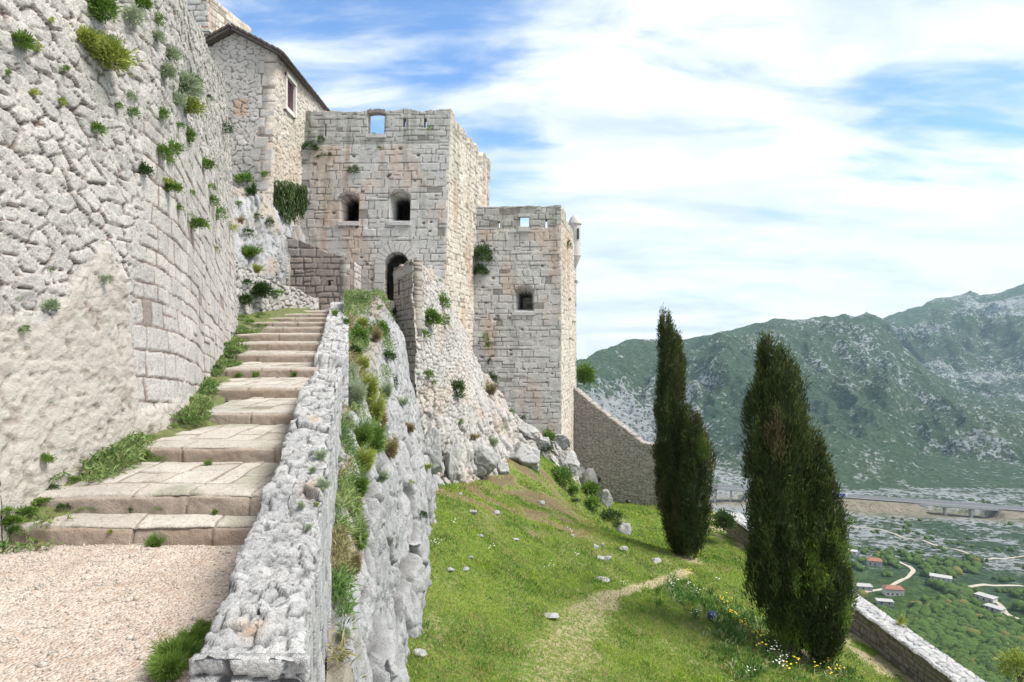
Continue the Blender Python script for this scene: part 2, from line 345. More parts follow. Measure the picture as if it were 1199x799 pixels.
def t_of_px(px):   # distance along the motorway of the point seen in direction px
    u = PX(px); t = (u*ROAD0[1]-ROAD0[0])/(rd[0]-u*rd[1]); return float(t)
SPAN_A = (t_of_px(800), t_of_px(872)); SPAN_B = (t_of_px(1076), t_of_px(1167))
def terrain(X, Y):
    X, Y = np.asarray(X, float), np.asarray(Y, float); Rr = np.maximum(np.hypot(X, Y)/1.15, 1); Yc = np.maximum(Y, 1.); u = X/np.maximum(Y, .45*np.abs(X)+1); px = 599.5+800*u
    pd = np.maximum(np.maximum(X-11.2, Y-46), 0)
    near = -10.2-1.05*pd+.6*fbm(X*.2, Y*.2, 0, 3, 5)*np.minimum(pd*.3, 3)
    fl = np.interp(np.maximum(Y, Rr*.75), [0, 120, 220, 330, 500, 620, 750, 850, 950, 1000], [-95, -120, -150, -168, -184, -190, -199, -204, -208, -209])
    fl = fl+5*fbm(X*.012, Y*.012, 0, 4, 8)+1.2*fbm(X*.06, Y*.06, 0, 3, 9)
    z = smax(near, fl, 12.)
    # motorway bench and cuttings
    s_, t_ = road_st(X, Y)
    inA = ss(SPAN_A[0]-6, SPAN_A[0]+6, s_)*(1-ss(SPAN_A[1]-6, SPAN_A[1]+8, s_)); inB = ss(SPAN_B[0]-4, SPAN_B[0]+10, s_)*(1-ss(SPAN_B[1]-8, SPAN_B[1]+3, s_))
    k = (1-ss(10, 55, np.abs(t_)))*(1-np.maximum(inA, inB))*ss(-60, 0, s_)
    z = lerp(z, ROADZ-.9, k)
    z = z-7*np.maximum(inA, inB)*(1-ss(15, 60, np.abs(t_)))
    def ridge(Rt, foot, zf, p):
        yr = np.interp(px, Rt[:, 0], Rt[:, 1]); Yr = np.interp(px, Rt[:, 0], Rt[:, 2])
        zr = EL(yr)*Yr; s = (Yc-foot)/(Yr-foot); sc = np.clip(s, 0, 1)
        zz = zf+(zr-zf)*sc**p; zz = np.where(s > 1, zr-(Yc-Yr)*.35, zz)
        g = np.abs(fbm(X*.0032+2, Y*.0018, 0, 5, 31)); g2 = np.abs(fbm(X*.011, Y*.008, 0, 5, 37)); e = sc*(1-sc)*4
        zz = zz+(.5-g*1.9)*95*e+(.35-g2*2)*38*np.minimum(e+.12, 1)*ss(0, .1, s)
        zz += 5*fbm(X*.03, Y*.03, 0, 4, 41)*ss(0, .1, s)
        return np.where(s > 0, zz, -400)
    m1 = ridge(R1, 985., -209., .92); m2 = ridge(R2, 1700., -235., .9)
    return smax(np.maximum(z, -260), smax(m1, m2, 8.), 6.)
uu = np.concatenate([np.linspace(-1.5, -.3, 20), np.linspace(-.28, .05, 40), PX(np.arange(645, 1290, 1.0)), np.linspace(.88, 1.6, 40)])
yy = np.concatenate([np.geomspace(9, 300, 90), np.geomspace(304, 940, 200), np.geomspace(943, 3400, 400), np.geomspace(3450, 4200, 12)])
UU, YY = np.meshgrid(uu, yy); TX = UU*YY; TZ = terrain(TX, YY)
TV = np.stack([TX, YY, TZ], -1)
def far_mat():
    m, t = newmat('karst hillside'); k = NT(t); P = world_vec(k); r, g, b, a = k.attr()
    mp = k.n('ShaderNodeMapping'); k.l(P, mp.inputs[0]); mp.inputs['Scale'].default_value = (1, .8, 1.6); mp.inputs['Rotation'].default_value = (0, 0, .5)
    n0 = k.noise(.0045, 5, mp.outputs[0], .6); n1 = k.noise(.030, 7, mp.outputs[0], .74); n2 = k.noise(.10, 6, P, .78)
    v = k.n('ShaderNodeTexVoronoi'); v.inputs['Scale'].default_value = .13; k.l(P, v.inputs['Vector']); v.inputs['Randomness'].default_value = 1
    n3 = k.noise(.3, 3, P, .6)
    c = k.mix(k.rng(n2, .38, .62), (.042, .080, .050), (.095, .150, .085))
    c = k.mix(k.rng(n0, .4, .7), c, (.085, .115, .055))
    rk = k.math('ADD', k.math('ADD', k.math('MULTIPLY', n1, .75), k.math('MULTIPLY', n2, .90)), k.math('MULTIPLY', n0, .42))
    rk = k.math('ADD', rk, k.math('MULTIPLY', r, .20))
    rock = k.mix(n3, (.56, .58, .59), (.28, .31, .33))
    c = k.mix(k.rng(rk, 1.10, 1.20, 0, .9, True), c, rock)
    dots = k.math('MULTIPLY', k.rng(v.outputs[0], .42, .30, 0, 1, True), k.rng(n2, .42, .5, 0, 1))
    c = k.mix(k.math('MULTIPLY', dots, .9), c, (.035, .06, .022))
    soil = k.mix(n2, (.44, .37, .28), (.30, .26, .19))
    c = k.mix(k.math('MULTIPLY', b, k.rng(n2, .36, .52, .25, 1)), c, soil)
    c = k.mix(k.math('MULTIPLY', g, k.rng(n1, .35, .55, .7, 1)), c, k.mix(k.rng(n2, .35, .6), (.035, .075, .018), (.10, .17, .04)))
    bs = k.n('ShaderNodeBsdfPrincipled'); k.l(c, bs.inputs['Base Color']); bs.inputs['Roughness'].default_value = 1.; bs.inputs['Specular IOR Level'].default_value = .1
    k.l(k.bump(k.math('ADD', n1, k.math('MULTIPLY', n2, .6)), 22., 1.), bs.inputs['Normal']); o = k.n('ShaderNodeOutputMaterial'); k.l(bs.outputs[0], o.inputs[0]); return m
slope = np.linalg.norm(np.gradient(TZ, axis=1)[..., None]/np.maximum(np.gradient(TX, axis=1)[..., None], .1), axis=-1)
s_, t_ = road_st(TX, YY); pxm = 599.5+800*UU
soil = (1-ss(16, 75, np.abs(t_+18)))*ss(-40, 0, s_)*(YY > 500)
soil = np.maximum(soil, .8*(1-ss(0, .55, np.hypot((TX-330)/75, (YY-745)/75))))
lush = (1-ss(450, 620, YY+.25*(pxm-1000)+60*fbm(TX*.01, YY*.01, 0, 3, 77)))*(YY < 900)
rocky = ss(-.1, .5, fbm(TX*.0035, YY*.003, 0, 4, 90))-.35+np.where((YY > 1000), .35*ss(.2, .8, slope), 0)
band = ss(470, 600, YY)*(YY < 960)*.95*(1-ss(.5, 1., soil))
rocky = rocky+band
# extra rock where photo shows bare slopes: left flank near the tower and the crest
rocky += .45*np.exp(-((pxm-715)/60)**2)*(YY > 1050)*(YY < 1600) + .3*np.exp(-((pxm-1120)/45)**2-((YY-1250)/220)**2)
hills = mesh('terrain', TV, gridf(*UU.shape), far_mat(), np.stack([np.clip(rocky, 0, 1), lush, soil, soil*0], -1), origin=(0, 0, 0), solid=True)
hills['kind'] = 'structure'
gp = mesh('ground', [(-6900, -400, -262), (6900, -400, -262), (6900, 4250, -262), (-6900, 4250, -262)], [(0, 1, 2, 3)], plain('dry ground', (.12, .13, .07)), origin=(0, 0, -262)); gp['kind'] = 'structure'
def ribbon(name, pts, width, mat, zf, lift=.25, n=8, edge=.8):
    P = np.array(pts, float); d = np.concatenate([[0], np.cumsum(np.hypot(*np.diff(P, axis=0).T))]); m = max(int(d[-1]/3), 8)
    q = np.linspace(0, d[-1], m); x = np.interp(q, d, P[:, 0]); y = np.interp(q, d, P[:, 1])
    for _ in range(6): x[1:-1] = (x[:-2]+x[1:-1]*2+x[2:])/4; y[1:-1] = (y[:-2]+y[1:-1]*2+y[2:])/4
    tx, ty = np.gradient(x), np.gradient(y); l = np.hypot(tx, ty); nx, ny = -ty/l, tx/l
    o = np.linspace(-.5, .5, n)[:, None]*width*(1+.3*vn(q*.05, 0*q, 0, 3))
    X = x+nx*o; Y = y+ny*o; return mesh(name, np.stack([X, Y, zf(X, Y)+lift], -1), gridf(n, m), mat, None)
M['dirt'] = plain('pale dirt track', (.40, .36, .29), .95, .25, .2)
def ray_terrain(px, py):
    """where the sight line through a photo pixel meets the far ground"""
    Y = np.geomspace(60, 3300, 3000); g = terrain(PX(px)*Y, Y)-EL(py)*Y; k = np.nonzero(g > 0)[0]; k = k[0] if len(k) else len(Y)-1; return PX(px)*Y[k], Y[k]
def track(px, width): 
    return struct(ribbon('dirt_road', [ray_terrain(*p) for p in px], width*.7, M['dirt'], terrain))
track([(975, 611), (1000, 618), (1020, 619), (1050, 627), (1080, 633), (1120, 644), (1150, 656), (1175, 655), (1199, 652)], 3.2)
track([(1000, 697), (1022, 692), (1040, 690), (1062, 678), (1072, 668), (1058, 661), (1045, 655)], 4)
track([(1105, 684), (1112, 690), (1140, 687), (1180, 686), (1199, 687)], 4.5)
track([(1150, 700), (1168, 705), (1176, 715), (1180, 722), (1199, 728)], 3.5)
# ---- motorway viaduct
M['concrete'] = plain('pale concrete', (.50, .50, .49), .85, .2, .3)
M['asphalt'] = plain('asphalt', (.10, .10, .105), .9, .2, .5)
def rp(s, t, z): return np.array([ROAD0[0]+rd[0]*s+rn_[0]*t, ROAD0[1]+rd[1]*s+rn_[1]*t, z])
UD, UN, UZ = np.array([rd[0], rd[1], 0]), np.array([rn_[0], rn_[1], 0]), np.array([0, 0, 1.])
sA, sB = -70., RL+260
mb = MB(); mb.obox(rp((sA+sB)/2, 0, ROADZ+.15), UD*(sB-sA)/2, UN*9, UZ*.15); struct(mb.build('motorway', M['asphalt'], solid=True))
def bridge(s0, s1, piers, label):
    t = thing('viaduct', rp((s0+s1)/2, 0, ROADZ-12), label, 'bridge', 'motorway viaducts in the valley')
    b = MB(); b.obox(rp((s0+s1)/2, 0, ROADZ-.75), UD*(s1-s0)/2, UN*9.6, UZ*.85)
    b.obox(rp((s0+s1)/2, 0, ROADZ-2.3), UD*(s1-s0)/2, UN*5.5, UZ*.7); b.build('deck', M['concrete'], t)
    for sg in (-1, 1): b = MB(); b.obox(rp((s0+s1)/2, sg*9.4, ROADZ+.95), UD*(s1-s0)/2, UN*.2, UZ*.85); b.build('railing', M['concrete'], t)
    for p in piers:
        for sg in (-1, 1):
            b = MB(); b.obox(rp(p, sg*4.2, ROADZ-12), UD*1.1, UN*1.6, UZ*9.2); b.obox(rp(p, sg*4.2, ROADZ-3.3), UD*1.4, UN*2.6, UZ*.5); b.build('pier', M['concrete'], t)
    for q in (s0, s1):
        b = MB(); b.obox(rp(q+(3 if q == s1 else -3), 0, ROADZ-6), UD*3, UN*8.8, UZ*5.6); b.build('abutment', M['concrete'], t)
bridge(SPAN_A[0], SPAN_A[1]+2, [t_of_px(815), t_of_px(838), t_of_px(856)], 'concrete motorway viaduct seen between the two tall cypresses')
bridge(SPAN_B[0], SPAN_B[1], [t_of_px(1107), t_of_px(1137)], 'concrete motorway bridge on tall piers right of the cypresses')
for sg in (-1, 1):
    b = MB()
    for q0, q1 in ((SPAN_A[1]+2, SPAN_B[0]), (SPAN_B[1], sB)): b.obox(rp((q0+q1)/2, sg*9.3, ROADZ+.7), UD*(q1-q0)/2, UN*.15, UZ*.45)
    tag(b.build('crash_barrier', M['concrete']), 'long pale barrier along the %s edge of the motorway' % ('far' if sg > 0 else 'near'), 'barrier')
def truck(px, lane):
    s = t_of_px(px); p = rp(s, lane, ROADZ+.3); t = thing('truck', p, 'blue truck driving on the motorway right of the front cypress', 'truck')
    bl = plain('blue tarpaulin', (.05, .07, .42), .5, .1); wh = plain('white paint', (.75, .75, .75), .4, .05); dk = plain('rubber', (.03, .03, .03))
    b = MB(); b.obox(p+UD*-1.2+UZ*2.5, UD*5.6, UN*1.25, UZ*1.4); b.build('cargo_box', bl, t)
    b = MB(); b.obox(p+UD*6.+UZ*2.0, UD*1.1, UN*1.2, UZ*1.5); b.obox(p+UD*5.7+UZ*3.7, UD*.7, UN*1.1, UZ*.3); b.build('cab', wh, t)
    b = MB(); b.obox(p+UD*.5+UZ*.95, UD*6.4, UN*1.1, UZ*.15); b.build('chassis', dk, t)
    for q in (-5.5, -4.2, -2.9, 3.6, 6.):
        for sg in (-1, 1): b = MB(); c = p+UD*q+UN*sg*1.1+UZ*.5; b.tube(c-UN*.18, c+UN*.18, .5, .5, 12); b.build('wheel', dk, t)
truck(985, -4.5)
# ---- village houses
M['tile'] = plain('red roof tiles', (.27, .12, .08), .85, .35, 2.); M['wallw'] = plain('white render', (.50, .49, .46), .85, .12, .5); M['wallg'] = plain('grey concrete wall', (.36, .36, .35), .9, .2, .5)
M['darkglass'] = plain('dark window', (.03, .035, .04), .25, .1); M['slab'] = plain('flat concrete roof', (.34, .34, .33), .9, .2, .5)
def house(px, py, w_, d_, h_, rot, roof, wall, label, win=3):
    w_ *= .82; d_ *= .82; h_ *= .85
    X, Y = ray_terrain(px, py); z = float(terrain(X, Y)); base = np.array([X, Y, z]); t = thing('house', base, label, 'house', 'village houses in the valley')
    a = R(rot)-math.atan2(X, Y); U = np.array([math.cos(a), math.sin(a), 0]); W = np.array([-math.sin(a), math.cos(a), 0])
    b = MB(); b.obox(base+UZ*(h_/2-1), U*w_/2, W*d_/2, UZ*(h_/2+1)); b.build('wall', wall, t)
    if roof is M['tile']:
        hh = 1.9; e = .5; p = [base+U*sx*(w_/2+e)+W*sy*(d_/2+e)+UZ*h_ for sx in (-1, 1) for sy in (-1, 1)]; q = [base+U*sx*(w_/2-d_*.3)+UZ*(h_+hh) for sx in (-1, 1)]
        V = np.array(p+q+[v-UZ*.25 for v in p]); F4 = [(0, 2, 5, 4), (3, 1, 4, 5), (0, 6, 8, 2), (2, 8, 9, 3), (3, 9, 7, 1), (1, 7, 6, 0), (6, 7, 9, 8)]; F3 = [(1, 0, 4), (2, 3, 5)]
        mesh('roof', V, [np.array(F4), np.array(F3)], roof, None, t, smooth=False)
    else:
        b = MB(); b.obox(base+UZ*(h_+.17), U*(w_/2+.5), W*(d_/2+.5), UZ*.17); b.build('roof', roof, t)
    for i in range(win):
        for lv in range(max(1, int(h_//3))):
            b = MB(); c = base+U*(w_*(i+.5)/win-w_/2)-W*(d_/2+.02)+UZ*(1.6+3*lv); b.obox(c, U*.55, W*.06, UZ*.65); b.build('window', M['darkglass'], t)
    b = MB(); b.obox(base+U*(w_/2-1.6)-W*(d_/2+.02)+UZ*1.05, U*.5, W*.07, UZ*1.05); b.build('door', M['wallg'], t)
house(1046, 697, 15, 9, 6, 20, M['tile'], M['wallw'], 'white village house with red tiled roof beside the curving dirt road', 4)
house(1024, 662, 13, 9, 5, 10, M['tile'], M['wallg'], 'grey village house with red roof above the curving road', 3)
house(994, 648, 16, 8, 3, -5, M['slab'], M['wallw'], 'long low flat white house just right of the front cypress', 4)
house(1010, 690, 15, 8, 3.2, 15, M['slab'], M['wallg'], 'low grey flat roofed house left of the red roofed white house', 3)
house(1102, 680, 17, 9, 3.6, 0, M['slab'], M['wallw'], 'wide white flat roofed house at the end of the pale road', 4)
house(1155, 704, 14, 8, 4, -25, M['slab'], M['wallw'], 'pale flat house on the slope near the right edge', 3)
house(1165, 716, 12, 7, 3.2, -25, M['slab'], M['wallg'], 'small grey flat roofed house lowest at the right edge', 3)
house(1036, 708, 12, 6, 3, 15, M['slab'], M['wallg'], 'grey flat roofed shed just below the red roofed white house', 2)
# ---- trees of the valley
def blob_trees(name, XY, rad, mat, seed, sub=2):
    rs = np.random.RandomState(seed); bv, bf = ICO[sub]; n = len(XY); k = len(bv)
    z = terrain(XY[:, 0], XY[:, 1]); sc = rad[:, None, None]*np.stack([rs.uniform(.8, 1.15, n), rs.uniform(.8, 1.15, n), rs.uniform(.75, 1.1, n)], -1)[:, None]
    off = rs.uniform(0, 100, (n, 1)); q = bv[None]; ns = 1+.38*fbm(q[..., 0]*1.7+off, q[..., 1]*1.7, q[..., 2]*1.7, 3, 3)+.22*fbm(q[..., 0]*5+off, q[..., 1]*5, q[..., 2]*5, 3, 4)
    V = q*ns[..., None]*sc+np.stack([XY[:, 0], XY[:, 1], z+rad*.45], -1)[:, None]
    F = bf[None]+np.arange(n)[:, None, None]*k
    at_ = np.zeros((n, k, 4), np.float32); at_[..., 0] = rs.uniform(0, 1, (n, 1)); at_[..., 1] = (rs.rand(n, 1) < .08)
    return V.reshape(-1, 3), F.reshape(-1, 3), at_.reshape(-1, 4)
def treemat():
    m, t = newmat('distant tree crowns'); k = NT(t); P = world_vec(k); r, g, b, a = k.attr(); n = k.noise(.9, 4, P, .7)
    c = k.mix(r, (.028, .060, .018), (.085, .15, .035)); c = k.mix(k.rng(n, .4, .65), c, (.11, .17, .045)); c = k.mix(k.math('MULTIPLY', g, .7), c, (.20, .18, .06))
    bs = k.n('ShaderNodeBsdfPrincipled'); k.l(c, bs.inputs['Base Color']); bs.inputs['Roughness'].default_value = .9; bs.inputs['Specular IOR Level'].default_value = .1
    k.l(k.bump(n, 2.2), bs.inputs['Normal']); o = k.n('ShaderNodeOutputMaterial'); k.l(bs.outputs[0], o.inputs[0]); return m
M['wood'] = treemat()
rs = np.random.RandomState(5)
Yt = rs.uniform(300**.5, 880**.5, 16000)**2; ut = rs.uniform(.42, .95, 16000); Xt = ut*Yt
dens = fbm(Xt*.012, Yt*.012, 0, 3, 55)+.55*fbm(Xt*.04, Yt*.04, 0, 3, 56)
pxt = 599.5+800*ut; lim = 1-ss(470, 660, Yt+.3*(pxt-1050)); keep = (dens > .02-.45*(lim-.35))&(rs.rand(16000) < .12+.9*lim)
s1_, t1_ = road_st(Xt, Yt); keep &= np.abs(t1_+18) > 55
for o in C.objects:
    if o.name.startswith('house'): keep &= np.hypot(Xt-o.location.x, Yt-o.location.y+9) > 16
    if o.name.startswith('dirt_road'):
        vv = np.array([(v.co+o.location)[:2] for v in o.data.vertices])[::4]
        keep &= np.min(np.hypot(Xt[:, None]-vv[None, :, 0], Yt[:, None]-vv[None, :, 1]), axis=1) > 6
XY = np.stack([Xt, Yt], -1)[keep]; rad = rs.uniform(1.3, 4.3, len(XY))**1.0*np.where(XY[:, 1] > 600, .6, 1)
print('wood trees', len(XY))
Vw, Fw, Aw = blob_trees('w', XY, rad, None, 6)
tag(mesh('woodland', Vw, Fw, M['wood'], Aw, origin=(300, 500, -190)), 'dark green scrub woodland filling the valley floor', 'woodland', kind='stuff')
# ================================================================ NEAR GROUND
pts = np.array([(-1.9, 12.8, -6.2), (1.75, 14, -7), (7.1, 17.2, -7.85), (8.5, 17, -8.3), (10.4, 17, -8.75), (10.4, 22, -8.8), (10.2, 30, -8.8), (10.4, 11, -8.6), (6.15, 24.6, -7.7), (7.6, 36, -9.1), (4, 37.5, -8.6), (4.7, 27, -7.8), (4.5, 21, -7.4), (1.4, 28, -6.3), (-1.3, 26, -5.4), (-2.5, 20, -4.5), (-1.1, 22, -5.35), (0, 20, -6.2), (3, 14, -7.3), (0, 9, -6.6), (6, 9, -7.8), (-2.2, 16.5, -5.4), (3.4, 31, -7.9), (2.3, 18.5, -6.95), (-5, 20, -4.3), (-5, 9, -6), (.4, 29.5, -5.3), (2, 33, -5.9), (5, 44, -9.6), (11, 40, -9.6), (-4, 28, -5), (-4, 40, -6), (11.2, 5, -8.6), (-3, 4, -6.5)])
def tps_fit(P, lam=.02):
    n = len(P); d = np.hypot(P[:, None, 0]-P[None, :, 0], P[:, None, 1]-P[None, :, 1])
    K = np.where(d > 0, d*d*np.log(d+1e-9), 0)+lam*np.eye(n); Q = np.c_[np.ones(n), P[:, :2]]; A = np.zeros((n+3, n+3)); A[:n, :n] = K; A[:n, n:] = Q; A[n:, :n] = Q.T
    return np.linalg.solve(A, np.r_[P[:, 2], 0, 0, 0])
TW = tps_fit(pts)
def lawn_z(X, Y):
    X, Y = np.asarray(X, float), np.asarray(Y, float); z = TW[-3]+TW[-2]*X+TW[-1]*Y
    for (a, b, _), w_ in zip(pts, TW): d2 = (X-a)**2+(Y-b)**2; z = z+w_*np.where(d2 > 0, .5*d2*np.log(d2+1e-12), 0)
    return z+.09*fbm(X*.7, Y*.7, 0, 4, 12)+.02*fbm(X*4, Y*4, 0, 3, 13)
def seg_d(X, Y, P):
    d = np.full(np.shape(X), 1e9)
    for (ax, ay), (bx, by) in zip(P[:-1], P[1:]):
        t = np.clip(((X-ax)*(bx-ax)+(Y-ay)*(by-ay))/((bx-ax)**2+(by-ay)**2), 0, 1); d = np.minimum(d, np.hypot(X-ax-t*(bx-ax), Y-ay-t*(by-ay)))
    return d
PATH = [(.6, 12.5), (1.1, 14.5), (1.95, 17.4), (2.6, 18.7), (3.7, 20.1), (4.9, 21.3), (5.8, 22.6)]
def bare(X, Y):
    d = seg_d(X, Y, PATH)+.25*fbm(X*1.5, Y*1.5, 0, 3, 21); wd = np.interp(Y, [12, 17, 19, 24], [1.8, 1.2, .4, .3])
    p = (1-ss(wd*.2, wd, d))*np.interp(Y, [12, 17.0, 19], [.45, .6, .8])
    n = fbm(X*1.3, Y*1.3, 0, 5, 24)
    hl = ss(-.38, .2, n+.35*fbm(X*.35+3, Y*.35, 0, 2, 27))*ss(19.5, 22.5, Y)*(1-ss(1.8, 4.0, X))      # dry mound below the rocks
    wl = ss(8.8, 9.6, X)*ss(-.3, .2, n)*.8
    fb = (1-ss(.2, 1.2, np.hypot((X-7.2)/1.6, (Y-17.4)/1.2)))*.9
    cy = (1-ss(.3, 1., np.hypot(X-6.2, Y-24.3)))*.8
    pt = ss(.05, .5, n)*.42
    return np.clip(np.maximum.reduce([p, hl*.85, wl, fb, cy, pt]), 0, 1), hl
xs = np.arange(-6, 12.6, .085); ys = np.arange(4, 45, .085); X_, Y_ = np.meshgrid(xs, ys); Z_ = lawn_z(X_, Y_)
Z_ -= .6*ss(11.05, 12.4, X_)*1.0
Br, Hl = bare(X_, Y_)
def lawn_mat():
    m, t = newmat('lawn soil and turf'); k = NT(t); P = world_vec(k); r, g, b, a = k.attr(); n1 = k.noise(.8, 5, P, .6); n2 = k.noise(9, 5, P, .7); n3 = k.noise(60, 3, P, .7)
    c = k.mix(k.rng(n1, .35, .65), (.07, .14, .022), (.16, .21, .045)); c = k.mix(k.rng(n2, .42, .7), c, (.22, .23, .075)); c = k.mix(k.rng(n3, .4, .7, 0, .5), c, (.05, .085, .018))
    dirt = k.mix(n2, (.46, .39, .27), (.30, .245, .155)); brown = k.mix(n2, (.20, .15, .095), (.115, .085, .055)); dirt = k.mix(b, dirt, brown)
    f = k.rng(k.math('ADD', r, k.math('MULTIPLY', k.math('SUBTRACT', n2, .5), 1.8)), .30, .95, 0, 1, True)
    c = k.mix(f, c, dirt); bs = k.n('ShaderNodeBsdfPrincipled'); k.l(c, bs.inputs['Base Color']); bs.inputs['Roughness'].default_value = 1; bs.inputs['Specular IOR Level'].default_value = .1
    k.l(k.bump(k.math('ADD', n2, k.math('MULTIPLY', n3, .4)), .05), bs.inputs['Normal']); o = k.n('ShaderNodeOutputMaterial'); k.l(bs.outputs[0], o.inputs[0]); return m
struct(mesh('lawn', np.stack([X_, Y_, Z_], -1), gridf(*X_.shape), lawn_mat(), np.stack([Br, Br, Hl, Br*0], -1), origin=(3, 20, -7), solid=True))
# ---- gravel yard before the stairs
def gravel_mat():
    m, t = newmat('pinkish gravel'); k = NT(t); P = world_vec(k); n1 = k.noise(1.2, 5, P); n2 = k.noise(14, 5, P, .7); v = k.n('ShaderNodeTexVoronoi'); v.inputs['Scale'].default_value = 55; k.l(P, v.inputs['Vector'])
    c = k.mix(k.rng(n1, .35, .65), (.55, .475, .415), (.45, .37, .315)); c = k.mix(k.rng(n2, .45, .7), c, (.36, .27, .21)); q = k.n('ShaderNodeSeparateColor'); k.l(v.outputs['Color'], q.inputs[0]); c = k.mix(k.rng(q.outputs[0], .6, 1., 0, .45), c, (.68, .63, .57)); c = k.mix(k.rng(q.outputs[1], .7, 1., 0, .4), c, (.22, .17, .14))
    bs = k.n('ShaderNodeBsdfPrincipled'); k.l(c, bs.inputs['Base Color']); bs.inputs['Roughness'].default_value = 1; bs.inputs['Specular IOR Level'].default_value = .1
    k.l(k.bump(k.math('ADD', k.math('MULTIPLY', v.outputs[0], -.6), n2), .03), bs.inputs['Normal']); o = k.n('ShaderNodeOutputMaterial'); k.l(bs.outputs[0], o.inputs[0]); return m
GX, GY = np.meshgrid(np.arange(-7, -.2, .04), np.arange(-3, 6.2, .04))
def yard_z(X, Y): return -1.6+.12*ss(-3.6, -4.9, X)+.03*fbm(X*.9, Y*.9, 0, 3, 61)+.012*fbm(X*5, Y*5, 0, 4, 62)
GR = -.5-.242*GY+.15
struct(mesh('gravel_yard', np.stack([np.minimum(GX, GR), GY, yard_z(GX, GY)], -1), gridf(*GX.shape), gravel_mat(), None, origin=(-3, 2, -1.6), solid=True))
# pebbles
rs = np.random.RandomState(9); n = 7000; py_ = rs.uniform(2.2, 5.5, n); pxx = rs.uniform(-4.6, -.9, n); ok = pxx < -.55-.242*py_-.05; pxx, py_ = pxx[ok], py_[ok]; n = len(pxx)
rr = rs.uniform(.004, .013, n)*np.where(rs.rand(n) < .03, 1.8, .8); bv, bf = ICO[1]; q = bv[None]*rr[:, None, None]*rs.uniform(.6, 1.3, (n, 1, 3))*rs.uniform(.85, 1.15, (n, len(bv), 1)); q = q+np.stack([pxx, py_, yard_z(pxx, py_)+rr*.3], -1)[:, None]
tag(mesh('gravel', q.reshape(-1, 3), (bf[None]+np.arange(n)[:, None, None]*len(bv)).reshape(-1, 3), M['step'], pack(np.repeat(rs.rand(n), len(bv)), 1.), origin=(-3, 4, -1.6)), 'loose pale pebbles on the gravel yard', 'gravel', kind='stuff')
